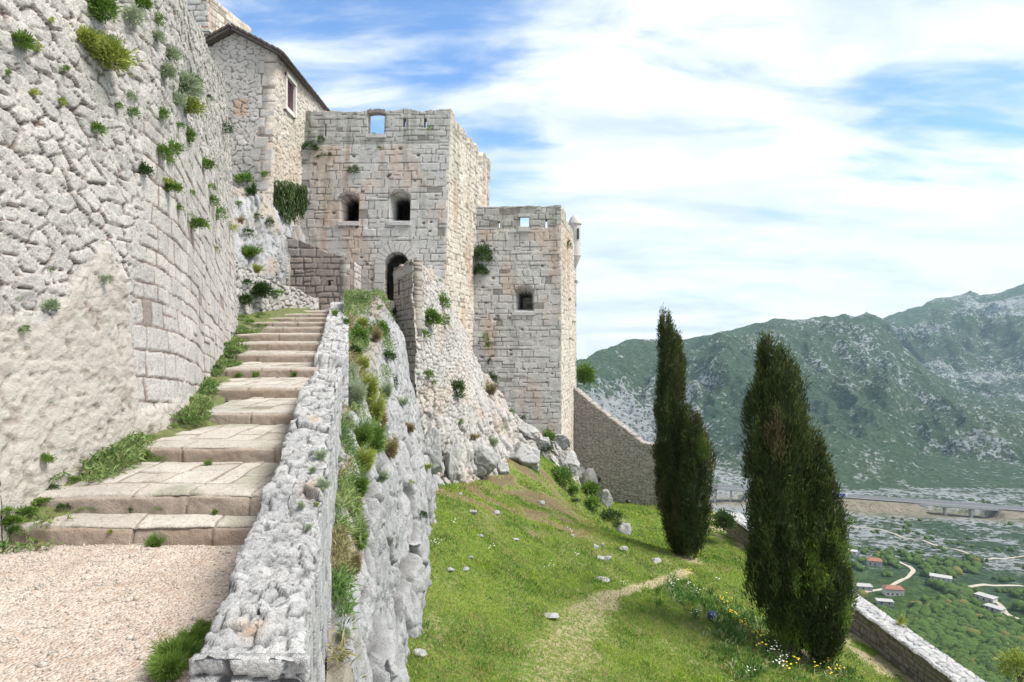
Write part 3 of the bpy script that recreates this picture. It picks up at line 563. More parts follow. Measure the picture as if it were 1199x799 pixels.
# ================================================================ STAIRS
ST = [  # riser bottom z, riser top z, Y of riser, left x
 (-1.62, -1.44, 5.30, -4.0), (-1.42, -1.255, 5.62, -4.0), (-1.20, -1.05, 6.83, -3.82), (-1.0, -.86, 8.25, -4.05), (-.82, -.67, 9.92, -4.6), (-.63, -.46, 11.8, -5.2), (-.42, -.245, 13.5, -5.7), (-.21, -.03, 15.3, -6.25), (0., .19, 16.9, -6.7), (.21, .385, 18.5, -7.1), (.40, .56, 19.9, -7.3), (.57, .74, 21.3, -7.3), (.75, .91, 22.5, -7.2), (.92, 1.05, 23.6, -7.0)]
XR = lambda Y: -.55-.242*Y+.03
t = thing('stone_staircase', (-4, 12, -1.6), 'wide flight of worn limestone steps rising between the tall wall and parapet', 'stairs')
ys_top = [s[2] for s in ST]+[25.6]
def step(i):
    zb, zt, Y0, xl = ST[i]; Y1 = ys_top[i+1]+.12; zback = (ST[i+1][0] if i < len(ST)-1 else zt+.1)-.0
    xr = XR(Y0); wy_ = np.interp(Y0, [5, 6.8, 8.2, 9.6, 18.6, 19, 26], [-4.02, -3.9, -3.9, -4.38, -7.42, -7.9, -7.2]); xl0 = wy_-.15; res = .016 if i < 4 else .03
    L1 = zt-zb+.05; L2 = Y1-Y0; nu = int((xr-xl0)/res)+2; nv1 = int(L1/res)+2; nv2 = int(L2/res)+2
    v = np.r_[np.linspace(-.05, L1-.05, nv1), L1-.05+np.linspace(0, L2, nv2)[1:]]; uq = np.linspace(0, 1, nu); U, Vv = np.meshgrid(uq, v)
    top = Vv > L1-.05; yy_ = np.where(top, Vv-(L1-.05), 0.); zz = np.where(top, zt+(zback-zt)*np.clip(yy_/L2, 0, 1), zb+Vv)
    xr_ = XR(Y0+yy_); xx = lerp(xl0+(-.32*yy_ if 3 < i < 9 else 0), xr_, U); s = xx+i*3.7
    # riser blocks and treads of paving
    rng = np.random.RandomState(40+i); bb = np.cumsum(rng.uniform(.45, 1.1, 12))-1+s.min(); dj = np.min(np.abs(s[..., None]-bb-.02*fbm(Vv*5, s*0+3, 0, 2, i)[..., None]), -1)
    idb = np.searchsorted(bb, s.ravel()).reshape(s.shape)
    stR = ss(.002, .012, dj); dR, _, _ = ashlar(s, Vv+9*i, 60+i, (.3, .31), (5, 6), .01, .02); dR = .012*fbm(s*3, Vv*6+i, 0, 4, i)+.02*(hsh(idb, idb*0, idb*0, i)-.5)-.015*(1-stR)+.008*fbm(s*14, Vv*14, 0, 3, 5)
    dT, idT, stT = ashlar(yy_*1.0+i*2.2, s*1.0, 80+i, (.2, .42), (.25, .75), .014, .07, .012, .012, .008)
    edge_row = yy_ < .34+.04*fbm(s*2, s*0, 0, 2, i); dT = np.where(edge_row, .006*fbm(s*4, yy_*4, 0, 3, 3)-.014*(1-stR), dT); stT = np.where(edge_row, np.minimum(stR, ss(0, .02, np.abs(yy_-.34-.04*fbm(s*2, s*0, 0, 2, i)))), stT)
    idT = np.where(edge_row, hsh(idb, idb*0, idb*0, i), idT)
    wear = .05*np.exp(-((U-.55)/.28)**2)*np.exp(-yy_/.25)
    chip = .055*np.maximum(0, fbm(s*2.2, s*0+i*7.7, 0, 4, 33))+(.05*np.abs(fbm(s*1.3, s*0+i, 0, 3, 35)) if i < 2 else 0)
    rnd = .035*np.exp(-np.abs(v-(L1-.05))/.02)[:, None]
    y_ = Y0+yy_+np.where(top, 0, -dR)+rnd*.8+np.where(top, 0, chip*ss(0, L1, Vv))+.05*fbm(s*.7, s*0+i*3, 0, 2, 5)*(1 if i else 2.2)
    z_ = zz+np.where(top, dT, 0)-rnd-chip*np.where(top, np.exp(-yy_/.05), 0)*.7
    z_ = z_-.03*ss(.3, 0, U)+ (.025*fbm(s*2, yy_*2, 0, 3, i) if i < 2 else 0)
    at_ = pack(np.where(top, idT, hsh(idb, idb*0, idb*0, i)), np.where(top, lerp(.0, 1, stT), lerp(.0, 1, stR)), np.where(top, 0, .62+.3*ss(-.2, .4, fbm(s*2, Vv*4, 0, 3, 9))),   .35*ss(.1, .5, fbm(s*2.2, yy_*2.2, 0, 4, 71))*(top))  # risers coloured darker brown to stand for the weaker light on them
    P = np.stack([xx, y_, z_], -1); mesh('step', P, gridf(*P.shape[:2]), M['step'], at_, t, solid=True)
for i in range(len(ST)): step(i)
# sloping earth along the foot of the tall wall beside the steps
M['turf'] = plain('mossy earth', (.13, .15, .05), 1., .5, 12, .03)
# ================================================================ TALL LEFT WALL
WL = np.array([(-4.4, -3.), (-4.02, 5.), (-3.9, 6.8), (-3.9, 8.2), (-4.38, 9.6), (-7.42, 18.6)]); wd_ = np.r_[0, np.cumsum(np.hypot(*np.diff(WL, axis=0).T))]
def wl_xy(s): 
    x = np.interp(s, wd_, WL[:, 0]); y = np.interp(s, wd_, WL[:, 1]); return x, y
S1 = wd_[-1]; res = .017
def wall_patch(s0, s1, z0, z1, res, first):
    ns = int((s1-s0)/res)+1; nh = int((z1-z0)/res)+1; S, H = np.meshgrid(np.linspace(s0, s1, ns), np.linspace(z0, z1, nh))
    x = sum(wl_xy(S+q)[0] for q in (-.5, -.25, 0, .25, .5))/5; y = sum(wl_xy(S+q)[1] for q in (-.5, -.25, 0, .25, .5))/5
    x = np.where(S > s1-.6, wl_xy(S)[0], x); y = np.where(S > s1-.6, wl_xy(S)[1], y)
    top = np.interp(y, [-3, 8, 10, 13, 16.5, 17.3, 18.2, 18.6], [4.3, 4.3, 4.85, 5.6, 6.35, 6.3, 5.2, 4.6])+.1*fbm(y*2, y*0, 0, 3, 3)
    Hc = np.minimum(H, top)
    hs = Hc+.11*(S-9)     # courses dip towards the far end
    d1, i1, m1 = rubble(S, hs+.35*(S-8)*0, 11, .27, .13, .09, .038, .016, .022); d2, i2, m2 = ashlar(S, hs, 13, (.17, .33), (.22, .6), .014, .06, .016, .010, .014)
    d3, i3, m3 = rubble(S, hs, 15, .20, .11, .10, .03, .016, .016)
    nb = .25*fbm(S*1.3, Hc*1.3, 0, 3, 17)
    a_ash = ss(-.1, .1, y-(7.15+.3*np.maximum(Hc, 0)*.5)+nb)                                    # dressed blocks to the right
    up = ss(-.15, .15, (Hc-2.6-.12*(y-8))+nb)*a_ash                                             # smaller grey rubble high up
    d = lerp(d1, d2, a_ash); d = lerp(d, d3, up); i_ = np.where(a_ash > .5, i2, i1); i_ = np.where(up > .5, i3, i_); m = lerp(m1, m2, a_ash); m = lerp(m, m3, up)
    pl_top = np.interp(y, [0, 5.3, 5.9, 6.4, 6.75, 7.05, 7.25, 8.8, 9.3, 9.8], [.2, .12, .2, .7, .95, .6, -.75, -.75, -.9, -2.5])+nb*.6
    pl = ss(-.05, .05, pl_top-Hc)
    pl2 = ss(.05, .3, fbm(S*.9, Hc*.9, 4, 4, 19)-.05*y+.15)*(1-ss(8, 9.5, y))*.6
    pd_ = .016*fbm(S*2, Hc*2, 0, 4, 23)+.007*fbm(S*10, Hc*10, 0, 4, 29)+.006*fbm(S*30, Hc*30, 0, 3, 30)-.012*ss(.25, .05, np.abs(fbm(S*6, Hc*9, 0, 3, 31)))-.014*ss(.42, .6, fbm(S*14, Hc*14, 2, 2, 33))-.02*np.maximum(0, fbm(S*5, Hc*8, 0, 3, 25)-.25)+.035
    d = lerp(d, pd_, pl); d = lerp(d, np.maximum(d, -.005), pl2)
    m = lerp(m, 1-.45*ss(.3, .55, fbm(S*14, Hc*14, 2, 2, 33))-.35*ss(.2, .5, fbm(S*3, Hc*6, 2, 4, 34)), pl*.93); m = lerp(m, 1, pl2*.5); i_ = np.where(pl > .5, .5+.5*fbm(S*1.1, Hc*1.1, 0, 3, 4), i_)
    bulge = .08*fbm(S*.35, Hc*.35, 0, 2, 44)+.035*fbm(S*1.1, Hc*1.1, 0, 2, 45)
    x2 = x-.035*(Hc+1.2)
    P = np.stack([x2, y, Hc], -1); tx, ty = np.gradient(x, axis=1), np.gradient(y, axis=1); l = np.hypot(tx, ty)+1e-9; nx, ny = ty/l, -tx/l
    dd = d+bulge*ss(0, 1.5, s1-S); P[..., 0] += nx*dd; P[..., 1] += ny*dd
    reds = ss(.15, .5, fbm(S*.8, Hc*.8, 7, 4, 52))
    at_ = pack(i_, m, np.clip(pl*.9+.0*reds, 0, 1), .25*up*ss(0, .4, fbm(S*2, Hc*2, 2, 3, 61)))
    mask = (H < top)[:-1, :-1] 
    return P, at_, mask
big = thing('fortress_wall', (-5.5, 8, -1.5), 'very tall leaning rubble and plaster wall rising left of the stairs', 'wall')
s_mid = float(np.interp(5.3, WL[:, 1], wd_))
P, A, mk = wall_patch(s_mid, S1, -1.8, 6.7, .0175, 1); mesh('wall_face', P, gridf(*P.shape[:2], mk), M['leftwall'], A, big, solid=True)
P, A, mk = wall_patch(0, s_mid, -1.8, 4.6, .06, 0); mesh('wall_face', P, gridf(*P.shape[:2], mk), M['leftwall'], A, big, solid=True)
# end face and body behind
def p_end(S, H): d, i, m = ashlar(S, H, 77, (.2, .35), (.3, .6)); return d*ss(0, .1, S), pack(i, m)
slab('wall_end', (-7.42, 18.6), (-1, .12), 3.0, -.5, 5.3, .5, .04, p_end, M['leftwall'], big, shear=-.035, shz=-1.2, top=lambda s: 4.62+s*.25+.1*fbm(s*3, s*0, 0, 2, 2), edge=False)
b = MB(); V = []; 
for (x, y), zt in zip([(-5.5, -3), (-5.2, 5), (-5.0, 8.6), (-7.9, 18.4)], [4.2, 4.2, 4.3, 4.6]):
    V += [(x-.12, y, -2), (x-3, y, -2), (x-3, y, zt), (x-.25, y, zt)]
V = np.array(V, float); F = [(4*i+a, 4*i+4+a, 4*i+4+(a+1) % 4, 4*i+(a+1) % 4) for i in range(3) for a in range(4)]
mesh('wall_core', V, F, M['leftwall'], pack(np.full(len(V), .4), 1.), big, smooth=False)
# ================================================================ PARAPET
PY = np.array([1.2, 2.55, 3.85, 4.2, 4.32, 5.34, 6.3, 8.2, 10, 11.9, 12.0, 16, 21.5, 23.6]); PZ = np.array([-1.16, -1.14, -1.08, -1.06, -1.0, -.96, -.85, -.60, -.55, -.50, -.27, .22, 1.0, 1.35])
def p_top(Y): return np.interp(Y, PY, PZ)
def p_th(Y): return np.interp(Y, [0, 8, 11.9, 12.0, 24], [.38, .40, .46, .56, .60])
def p_out(Y): return np.interp(Y, [1, 6, 8, 10, 13, 16, 19, 22, 24], [-2.3, -2.15, -1.95, -1.55, -.95, -.25, .45, 1.2, 1.5])-.3
Y0p = 2.42; yv = np.unique(np.r_[np.arange(Y0p, 8, .013), np.arange(8, 23.7, .03)])
# cross-section parameter q: 0 left foot -> 1 left top edge -> 2 right top edge -> 3 right foot
def pq(n1, n2, n3): return np.r_[np.linspace(0, 1, n1), 1+np.linspace(0, 1, n2)[1:], 2+np.linspace(0, 1, n3)[1:]]
q = pq(40, 34, 90); Q, YV = np.meshgrid(q, yv)
zt_ = p_top(YV)+.022*fbm(YV*1.2, Q*.4, 0, 3, 3); th = p_th(YV); xl = -.55-.242*YV; lz = np.interp(YV, [s[2] for s in ST], [s[1] for s in ST])-.35; lz = np.where(YV < 5.2, -1.75, lz)
k1 = np.clip(Q, 0, 1); k2 = np.clip(Q-1, 0, 1); k3 = np.clip(Q-2, 0, 1); oz = p_out(YV)
X = xl+th*k2+.03*k3; Z = np.where(Q <= 1, lerp(lz, zt_, k1), np.where(Q <= 2, zt_, lerp(zt_, oz, k3)))
cum = np.where(Q <= 1, (Z-zt_), np.where(Q <= 2, th*k2, th+(zt_-Z)))
jag = .028*fbm(YV*3, np.where(Q < 1.5, 1., 2.)*3, 0, 4, 8)
nx = np.where(Q < 1, -1, np.where(Q > 2, 1, 0))*1.; nz = ((Q >= 1) & (Q <= 2))*1.
dA, iA, mA = rubble(YV*1.15, cum+50, 91, .13, .08, .10, .016, .018, .008, 1.0); dB, iB, mB = rubble(YV, cum+20, 92, .30, .15, .09, .04, .04, .03)
top_r = (Q >= .98) & (Q <= 2.02); near = 1-ss(4.0, 4.35, YV)
side = (Q > 2.0)
dS, iS, mS = ashlar(YV, Z-.242*YV*0, 93, (.12, .25), (.2, .5), .014, .04, .02, .014, .012)
rg_ = .013*(.35-np.abs(fbm(YV*9, cum*9, 0, 4, 131)))*2+.012*fbm(YV*26, cum*26, 0, 3, 132); dA = dA+rg_; dB = dB+rg_*.8
d = np.where(top_r, lerp(dB, dA, near), np.where(side, dS, dB*.6)); ii = np.where(top_r, lerp(iB, iA, near), np.where(side, iS, iB)); mm = np.where(top_r, lerp(mB, mA, near), np.where(side, mS, mB))
e1 = np.exp(-np.abs(Q-1)/.06)+np.exp(-np.abs(Q-2)/.06)
X = X+nx*d+jag*(np.where(Q < 1.5, 1, 1)*np.where((Q > .9) & (Q < 2.1), 1, .4)) ; Z = Z+nz*d-.02*e1*(1+1.4*fbm(YV*6, Q*3, 0, 3, 14))+.02*fbm(YV*2.5, Q*2, 0, 3, 15)*nz
face_pl = side*ss(-.2, .2, fbm(YV*1.2, Z*1.2, 0, 3, 95)+.15)
tan_ = np.exp(-(((YV-2.68)/.06)**2+((cum-.17)/.06)**2))+.9*np.exp(-(((YV-6.9)/.12)**2+((cum-.2)/.06)**2))+.8*np.exp(-(((YV-4.6)/.2)**2+((cum-.33)/.07)**2))
P = np.stack([X, YV, Z], -1); A = pack(ii, np.clip(np.maximum(mm, side*.6*face_pl)*(1-.85*top_r*ss(.004, -.016, rg_)), 0, 1), np.clip(tan_, 0, 1)*nz, 0.)
par = thing('parapet_wall', (-1.2, 2.5, -1.6), 'low weathered grey stone parapet running up along the right of the stairs', 'wall')
mesh('wall', P, gridf(*P.shape[:2]), M['parapet'], A, par, solid=True)
# near end cap
def pcap(S, H): d, i, m = rubble(S, H, 96, .17, .12, .12, .03, .02, .02); return d, pack(i, m)
x0 = -.55-.242*Y0p; slab('end_stone', (x0-.01, Y0p), (1, 0), .42, -2.6, -1.13, .05, .012, pcap, M['parapet'], par)
# ================================================================ CLIFF UNDER THE PARAPET
CS = {1.0: [(-.45, -2.3), (-.2, -2.4), (0, -4), (.1, -6), (.3, -8)], 4.: [(-1.1, -2.2), (-.75, -2.35), (-.5, -3.6), (-.4, -5.5), (-.1, -8)], 6.: [(-1.6, -2.1), (-1.2, -2.2), (-.85, -3.2), (-.75, -5), (-.4, -8)], 8.: [(-2.1, -1.9), (-1.55, -2.0), (-1.22, -2.6), (-1.12, -4.2), (-.8, -7.5)], 10.: [(-2.6, -1.5), (-2.0, -1.6), (-1.6, -2.4), (-1.45, -4.5), (-1.2, -7.2)],
      13.: [(-3.3, -.9), (-2.6, -1.1), (-2.0, -2.6), (-1.9, -4.5), (-1.6, -7)], 16.: [(-4.0, -.2), (-3.2, -.6), (-2.5, -2.), (-2.1, -3.5), (-1.8, -6)], 19.: [(-4.7, .5), (-3.6, .3), (-2.95, -1.5), (-2.3, -3.5), (-1.9, -6)], 21.5: [(-5.3, 1.36), (-4.15, 1.42), (-3.5, .3), (-2.8, -3), (-2.2, -5.5)], 22.8: [(-5.6, 1.5), (-4.5, 1.5), (-4.0, .6), (-3.0, -3), (-2.2, -5.5)], 24.: [(-5.9, .2), (-4.9, 0), (-4.4, -.6), (-3.2, -3.4), (-2.2, -5.5)]}
ky = np.array(sorted(CS)); kx = np.array([[p[0] for p in CS[k]] for k in ky]); kz = np.array([[p[1] for p in CS[k]] for k in ky]); kx[:, 1:] -= (.44*np.exp(-((ky-10)/6)**2))[:, None]
yc = np.concatenate([np.arange(1, 6, .06), np.arange(6, 24.01, .028)]); vq = np.linspace(0, 4, 260)
def smooth_interp(xn, xk, fk):
    from numpy import interp
    # Catmull-Rom via Hermite
    m = np.gradient(fk, xk); k = np.clip(np.searchsorted(xk, xn)-1, 0, len(xk)-2); h = xk[k+1]-xk[k]; t_ = (xn-xk[k])/h
    return (2*t_**3-3*t_**2+1)*fk[k]+(t_**3-2*t_**2+t_)*h*m[k]+(-2*t_**3+3*t_**2)*fk[k+1]+(t_**3-t_**2)*h*m[k+1]
cx = np.stack([smooth_interp(yc, ky, kx[:, j]) for j in range(5)], 1); cz = np.stack([smooth_interp(yc, ky, kz[:, j]) for j in range(5)], 1)
CX = np.stack([np.interp(vq, np.arange(5), cx[i]) for i in range(len(yc))]); CZ = np.stack([np.interp(vq, np.arange(5), cz[i]) for i in range(len(yc))])
for _ in range(14): CX[:, 1:-1] = (CX[:, :-2]+2*CX[:, 1:-1]+CX[:, 2:])/4; CZ[:, 1:-1] = (CZ[:, :-2]+2*CZ[:, 1:-1]+CZ[:, 2:])/4
CYY = np.repeat(yc[:, None], len(vq), 1)
P = np.stack([CX, CYY, CZ], -1); nrm = normals(P); nrm = nrm*np.sign(nrm[..., 0:1]+1e-9)
def rockdisp(X, Y, Z, seed, a=1.):
    f1, f2, i, _, _ = voro(Y*.75+.3*fbm(X, Y, Z, 3, seed)+X*.55, Z*.42+.3*fbm(X*1.3, Y*1.3, Z*1.3, 3, seed+2), seed)
    cr = ss(0, .12, f2-f1); fs = np.abs(fbm(Y*2.2+X*1.8, Z*.6, 0, 4, seed+5))
    g1, g2, gi, gx, gy = voro(Y*2.6+X*1.8+.5*fbm(X*2, Y*2, Z*2, 3, seed+12), Z*1.3+.5*fbm(X*2, Y*2, Z*2+5, 3, seed+13), seed+14); c2 = ss(0, .10, g2-g1)
    rdg = np.abs(fbm(Y*1.5+X, Z*.5, 0, 5, seed+21))
    d = .30*(i-.5)*ss(0, .10, f2-f1)+.10*(gi-.5)*c2+.16*((Y*2.6+X*1.8-gx)*(gi-.5))+.20*fbm(X*.8, Y*.8, Z*.6, 5, seed+6)-.30*(.25-rdg)*(rdg < .25)-.10*(1-cr)-.04*(1-c2)-.10*(1-ss(0, .06, fs))+.035*(.4-2*np.abs(fbm(X*5, Y*5, Z*3, 4, seed+8)))
    return a*d, .5*i+.5*gi, .25+.75*np.minimum(np.minimum(cr, .5+.5*c2), ss(0, .05, fs))
dr, ir, mr = rockdisp(P[..., 0], P[..., 1], P[..., 2], 201)
sl = np.cumsum(np.r_[0, np.hypot(np.diff(CX.mean(0)), np.diff(CZ.mean(0)))])[None]+CYY*0
dm, im, mmk = rubble(CYY, sl, 205, .28, .17, .12, .05, .035, .02)
mason = ss(-.4, .4, CYY-12.5+.5*fbm(CYY, CZ, 0, 3, 7))*ss(-.4, .3, CZ-np.interp(CYY, [12, 16, 19, 21, 22, 24], [-1.2, -1.8, -2.6, -3., -3.4, -3.6])+.3*fbm(CYY*1.5, CZ*1.5, 0, 3, 8))
damp = ss(0, .4, vq)[None]
d = lerp(dr, dm+.10*fbm(CYY*.8, CZ*.8, 0, 3, 5), mason)*damp
P = P+nrm*d[..., None]
soilc = (1-ss(.75, 1.35, vq)[None])*ss(-.2, .2, fbm(CYY*1.5, vq[None]*2+0*CYY, 0, 3, 12)+.25)
struct(mesh('cliff', P, gridf(*P.shape[:2]), M['rock'], pack(lerp(ir*.6, im, mason), lerp(mr, mmk, mason), soilc*.8, soilc*.35), origin=(-2, 12, -6), solid=True))
# ================================================================ TOWERS
def arch_f(s0, s1, h0, h1, rise):
    def f(S, H):
        c = (s0+s1)/2; w_ = (s1-s0)/2; return (S > s0) & (S < s1) & (H > h0) & (H < h1-rise+rise*np.sqrt(np.clip(1-((S-c)/w_)**2, 0, 1)))
    return dict(f=f, c=((s0+s1)/2, (h0+h1)/2))
def tower_pat(seed, ztop, streaks=(), sunlit=0., ch=(.17, .42), bl=(.26, .85), grey_top=1.5, joint=.014, holes_n=26, W=6.6, jut=.014, rough=.016):
    rs_ = np.random.RandomState(seed); hs_ = [(rs_.uniform(0, W), rs_.uniform(ztop-9, ztop-1.5), rs_.uniform(.04, .09)) for _ in range(holes_n)]
    def f(S, H):
        d, i, m = ashlar(S, H, seed, ch, bl, joint, .07, .022, jut, rough)
        nz = fbm(S*.6, H*.6, 0, 4, seed+30)
        st = .6*ss(.05, .45, fbm(S*.9, H*.35, 0, 4, seed+31))
        for (c, w_, a, b, k) in streaks: st = np.maximum(st, k*np.exp(-((S-c+.08*fbm(H*1.5, S*2, 0, 3, 7))/w_)**4)*ss(a-.4, a+.3, H)*(1-ss(b-.3, b+.2, H))*(.65+.5*fbm(S*3, H*3, 0, 3, 9)))
        for (a, b, r_) in hs_:
            g = np.exp(-(((S-a)/r_)**2+((H-b)/(r_*.8))**2)**1.5); d = d-.10*g; m = m*(1-.8*g)
        rain = ss(.12, .5, fbm(S*3.2, H*.22, 0, 4, seed+41))*ss(ztop-6.5, ztop-1, H)+.8*ss(.2, .5, fbm(S*2.1+3, H*.3, 4, 4, seed+43))
        gt = ss(ztop-grey_top-.15, ztop-grey_top+.05, H); mo = gt*(.35+.35*ss(-.2, .4, nz))+.14*ss(.15, .6, nz)
        d = d-.03*np.exp(-np.abs(H-(ztop-grey_top))/.04)
        return d, pack(i, m, np.clip(st*(1-gt), 0, 1), np.clip(mo*.5+.34*rain, 0, .75))
    return f
dA = np.array([1, -.03]); dA /= np.linalg.norm(dA)
# ---- left tower: front corner at K
def ring(parent, c_s, h0, hs, w_, P0, d, proud, rw, mat, n=11, name='door_surround', shear=0, shz=0):
    """voussoirs and jamb stones round an arched opening"""
    n2 = np.array([d[1], -d[0]]); mb = MB(); rs_ = np.random.RandomState(5)
    def p3(s, h, o): return np.array([P0[0]+d[0]*s+n2[0]*o+shear*(h-shz), P0[1]+d[1]*s+n2[1]*o, h])
    r0, r1 = w_/2, w_/2+rw
    def wedge(pts2):
        g = rs_.uniform(-.015, .02); f = [p3(a, b, proud+g) for a, b in pts2]; k = [p3(a, b, -.35) for a, b in pts2]
        mb.add(np.array(f+k), np.array([(0, 1, 2, 3), (7, 6, 5, 4), (0, 4, 5, 1), (1, 5, 6, 2), (2, 6, 7, 3), (3, 7, 4, 0)]))
    for i in range(n):
        a0, a1 = math.pi*(i+.04)/n, math.pi*(i+.96)/n; wedge([(c_s+r0*math.cos(a0), hs+r0*math.sin(a0)), (c_s+r1*math.cos(a0), hs+r1*math.sin(a0)), (c_s+r1*math.cos(a1), hs+r1*math.sin(a1)), (c_s+r0*math.cos(a1), hs+r0*math.sin(a1))])
    k = int((hs-h0)/.33)
    for i in range(k):
        a, b = h0+(hs-h0)*i/k+.01, h0+(hs-h0)*(i+1)/k-.01; e = rs_.uniform(-.03, .05)
        wedge([(c_s+r0, a), (c_s+r1+e, a), (c_s+r1+e, b), (c_s+r0, b)]); wedge([(c_s-r1-e, a), (c_s-r0, a), (c_s-r0, b), (c_s-r1-e, b)])
    return mb.build(name, mat, parent)
K = np.array([-2.93, 30.]); WF = 7.3; P0 = K-dA*WF; SHL = .03; ZT = 10.2
PXs = lambda px, Y=30.2: (PX(px)*Y-P0[0])/dA[0]
tw = thing('left_tower', (P0[0]+3, 33, 1.5), 'taller square stone tower with arched door and two gun openings', 'tower')
def emb(px0, px1, py0, py1, Y, P0x, dx, sh, rise=.24, depth=1.1, shrink=.5, ds=.12, dh=-.05):
    h0, h1 = EL(py1)*Y, EL(py0)*Y; f = lambda px, h: (PX(px)*Y-sh*(h-2)-P0x)/dx
    hm = (h0+h1)/2; e = arch_f(f(px0, hm), f(px1, hm), h0, h1, rise); e.update(depth=depth, shrink=shrink, ds=ds, dh=dh); return e
Yf = 30.15
holes = [emb(398, 420.5, 227, 260, Yf, P0[0], dA[0], SHL), emb(456.5, 480.5, 225, 260, Yf, P0[0], dA[0], SHL)]
for h_ in holes: pass
door = emb(450.5, 479, 295.5, 352, Yf, P0[0], dA[0], SHL, rise=.5, depth=.9, shrink=.9, ds=0); holes.append(door)
for (a, b, c, d_) in ((431, 450, 131, 157), (472, 475.5, 139, 150), (496.5, 499.5, 139, 151), (379.5, 381.5, 145, 160)): holes.append(emb(a, b, c, d_, Yf, P0[0], dA[0], SHL, rise=.0, depth=.55, shrink=1.0 if b-a > 10 else .9, ds=0, dh=0))
def topL(s): return ZT-.03+.05*(s/WF)+.05*vn(s*2.2, s*0, 0, 4)+.03*vn(s*7, s*0, 0, 5)-.06*(vn(s*.8, s*0, 0, 6) > .3)
slab('front_wall', P0, dA, WF, -.5, ZT+.2, .55, .034, tower_pat(301, ZT, [(PXs(376), .17, 3.6, 8.6, 1.), (PXs(402), .16, 6.0, 9., .9), (PXs(366), .13, 2, 8, .5)]), M['ashlar'], tw, holes, top=topL, shear=SHL, shz=2)
dS = np.array([.2, 1.]); dS /= np.linalg.norm(dS)
rsn = np.random.RandomState(12); 
def topS(s):
    base = ZT+.02-.10*s/8+.05*vn(s*4, s*0, 0, 7)+.03*vn(s*11, s*0, 0, 17)
    gaps = 0
    for a, b, dp in ((.75, 1.05, .35), (1.65, 1.95, .45), (2.75, 3.2, .5), (4.1, 4.5, .55), (5.0, 5.9, .95), (6.7, 7.0, .45)): gaps = np.maximum(gaps, dp*(ss(a-.05, a+.05, s)-ss(b-.05, b+.05, s)))
    return base-gaps-.22*ss(.55, .8, s)
slab('side_wall', K, dS, 7.75, -1.5, ZT+.2, .55, .036, tower_pat(302, ZT, [], W=7.7, bl=(.2, .55), ch=(.18, .32), grey_top=.9, rough=.03, jut=.02), M['sunlit'], tw, [], top=topS, shear=SHL, shz=2)
Kb = K+dS*7.7; slab('back_wall', Kb, -dA, WF+1.4, 0, ZT, .5, .12, tower_pat(303, ZT), M['ashlar'], tw, top=lambda s: 9.0+0*s, shear=SHL, shz=2)
slab('side_wall', Kb-dA*(WF+1.4), -dS, 7.6, 0, ZT, .5, .12, tower_pat(304, ZT), M['ashlar'], tw, top=lambda s: 9.0+0*s, shear=SHL, shz=2)
b = MB(); c0 = [K-dA*.3+dS*.3, K-dA*(WF-.3)+dS*.3, Kb-dA*(WF+1.0)-dS*.3, Kb-dA*.3-dS*.3]
def slabpoly(ps, z0, z1, shx=0): 
    V = [(p[0]+shx, p[1], z0) for p in ps]+[(p[0]+shx, p[1], z1) for p in ps]; n = len(ps); return np.array(V), [tuple(range(n))[::-1], tuple(range(n, 2*n))], [(i, (i+1) % n, (i+1) % n+n, i+n) for i in range(n)]
V, c, s_f = slabpoly(c0, 8.6, 8.85, SHL*6.5); b.add(V, c); b.add(V, s_f); b.build('shade_roof', M['ashlar'], tw)  # unseen roof slab added to darken the tower interior
V, c, s_f = slabpoly(c0, -.2, .0); b = MB(); b.add(V, c); b.add(V, s_f); b.build('floor', M['brown'], tw)
dc = door['c']; rg = ring(tw, dc[0], 1.75, EL(295.5)*Yf-.53, (479-450.5)/800*Yf, P0, dA, .09, .42, M['ashlar'], shear=SHL, shz=2)
M['iron'] = plain('rusty iron', (.05, .04, .035), .6, .3, 20)
def lintel(parent, e, px0, px1, py, P0, d, Y, sh, name='opening_arch', ar=.24):
    h = EL(py)*Y; s0 = (PX(px0)*Y-sh*(h-2)-P0[0])/d[0]; s1 = (PX(px1)*Y-sh*(h-2)-P0[0])/d[0]; n2 = np.array([d[1], -d[0]]); mb = MB(); rs_ = np.random.RandomState(int(px0)); n = 8
    for i in range(n):
        u0, u1 = (i+.05)/n, (i+.95)/n
        def q(u, o, up): s = lerp(s0, s1, u); z = h-ar*(2*u-1)**2+.02+up; return (P0[0]+d[0]*s+n2[0]*o+sh*(h-2), P0[1]+d[1]*s+n2[1]*o, z)
        o = rs_.uniform(.01, .05); t_ = rs_.uniform(.09, .16); f = [q(u0, o, -.03), q(u1, o, -.03), q(u1, o, t_), q(u0, o, t_)]; k = [q(u0, -.4, -.03), q(u1, -.4, -.03), q(u1, -.4, t_), q(u0, -.4, t_)]
        mb.add(np.array(f+k), np.array([(0, 1, 2, 3), (7, 6, 5, 4), (0, 4, 5, 1), (1, 5, 6, 2), (2, 6, 7, 3), (3, 7, 4, 0)]))
    mb.build(name, M['brown'], parent)
def sill(parent, px0, px1, py, P0, d, Y, sh, mat=None):
    h = EL(py)*Y; s0 = (PX(px0)*Y-sh*(h-2)-P0[0])/d[0]; s1 = (PX(px1)*Y-sh*(h-2)-P0[0])/d[0]; n2 = np.array([d[1], -d[0]]); s = (s0+s1)/2
    MB().obox((P0[0]+d[0]*s+n2[0]*-.1+sh*(h-2), P0[1]+d[1]*s-n2[1]*.1, h-.09), (d[0]*(s1-s0)/2, d[1]*(s1-s0)/2, 0), (n2[0]*.19, n2[1]*.19, 0), (0, 0, .08)).build('sill', mat or M['ashlar'], parent)
for a, b_, c in ((396, 422, 227.5), (455, 482, 225.5)): lintel(tw, None, a, b_, c, P0, dA, Yf, SHL)
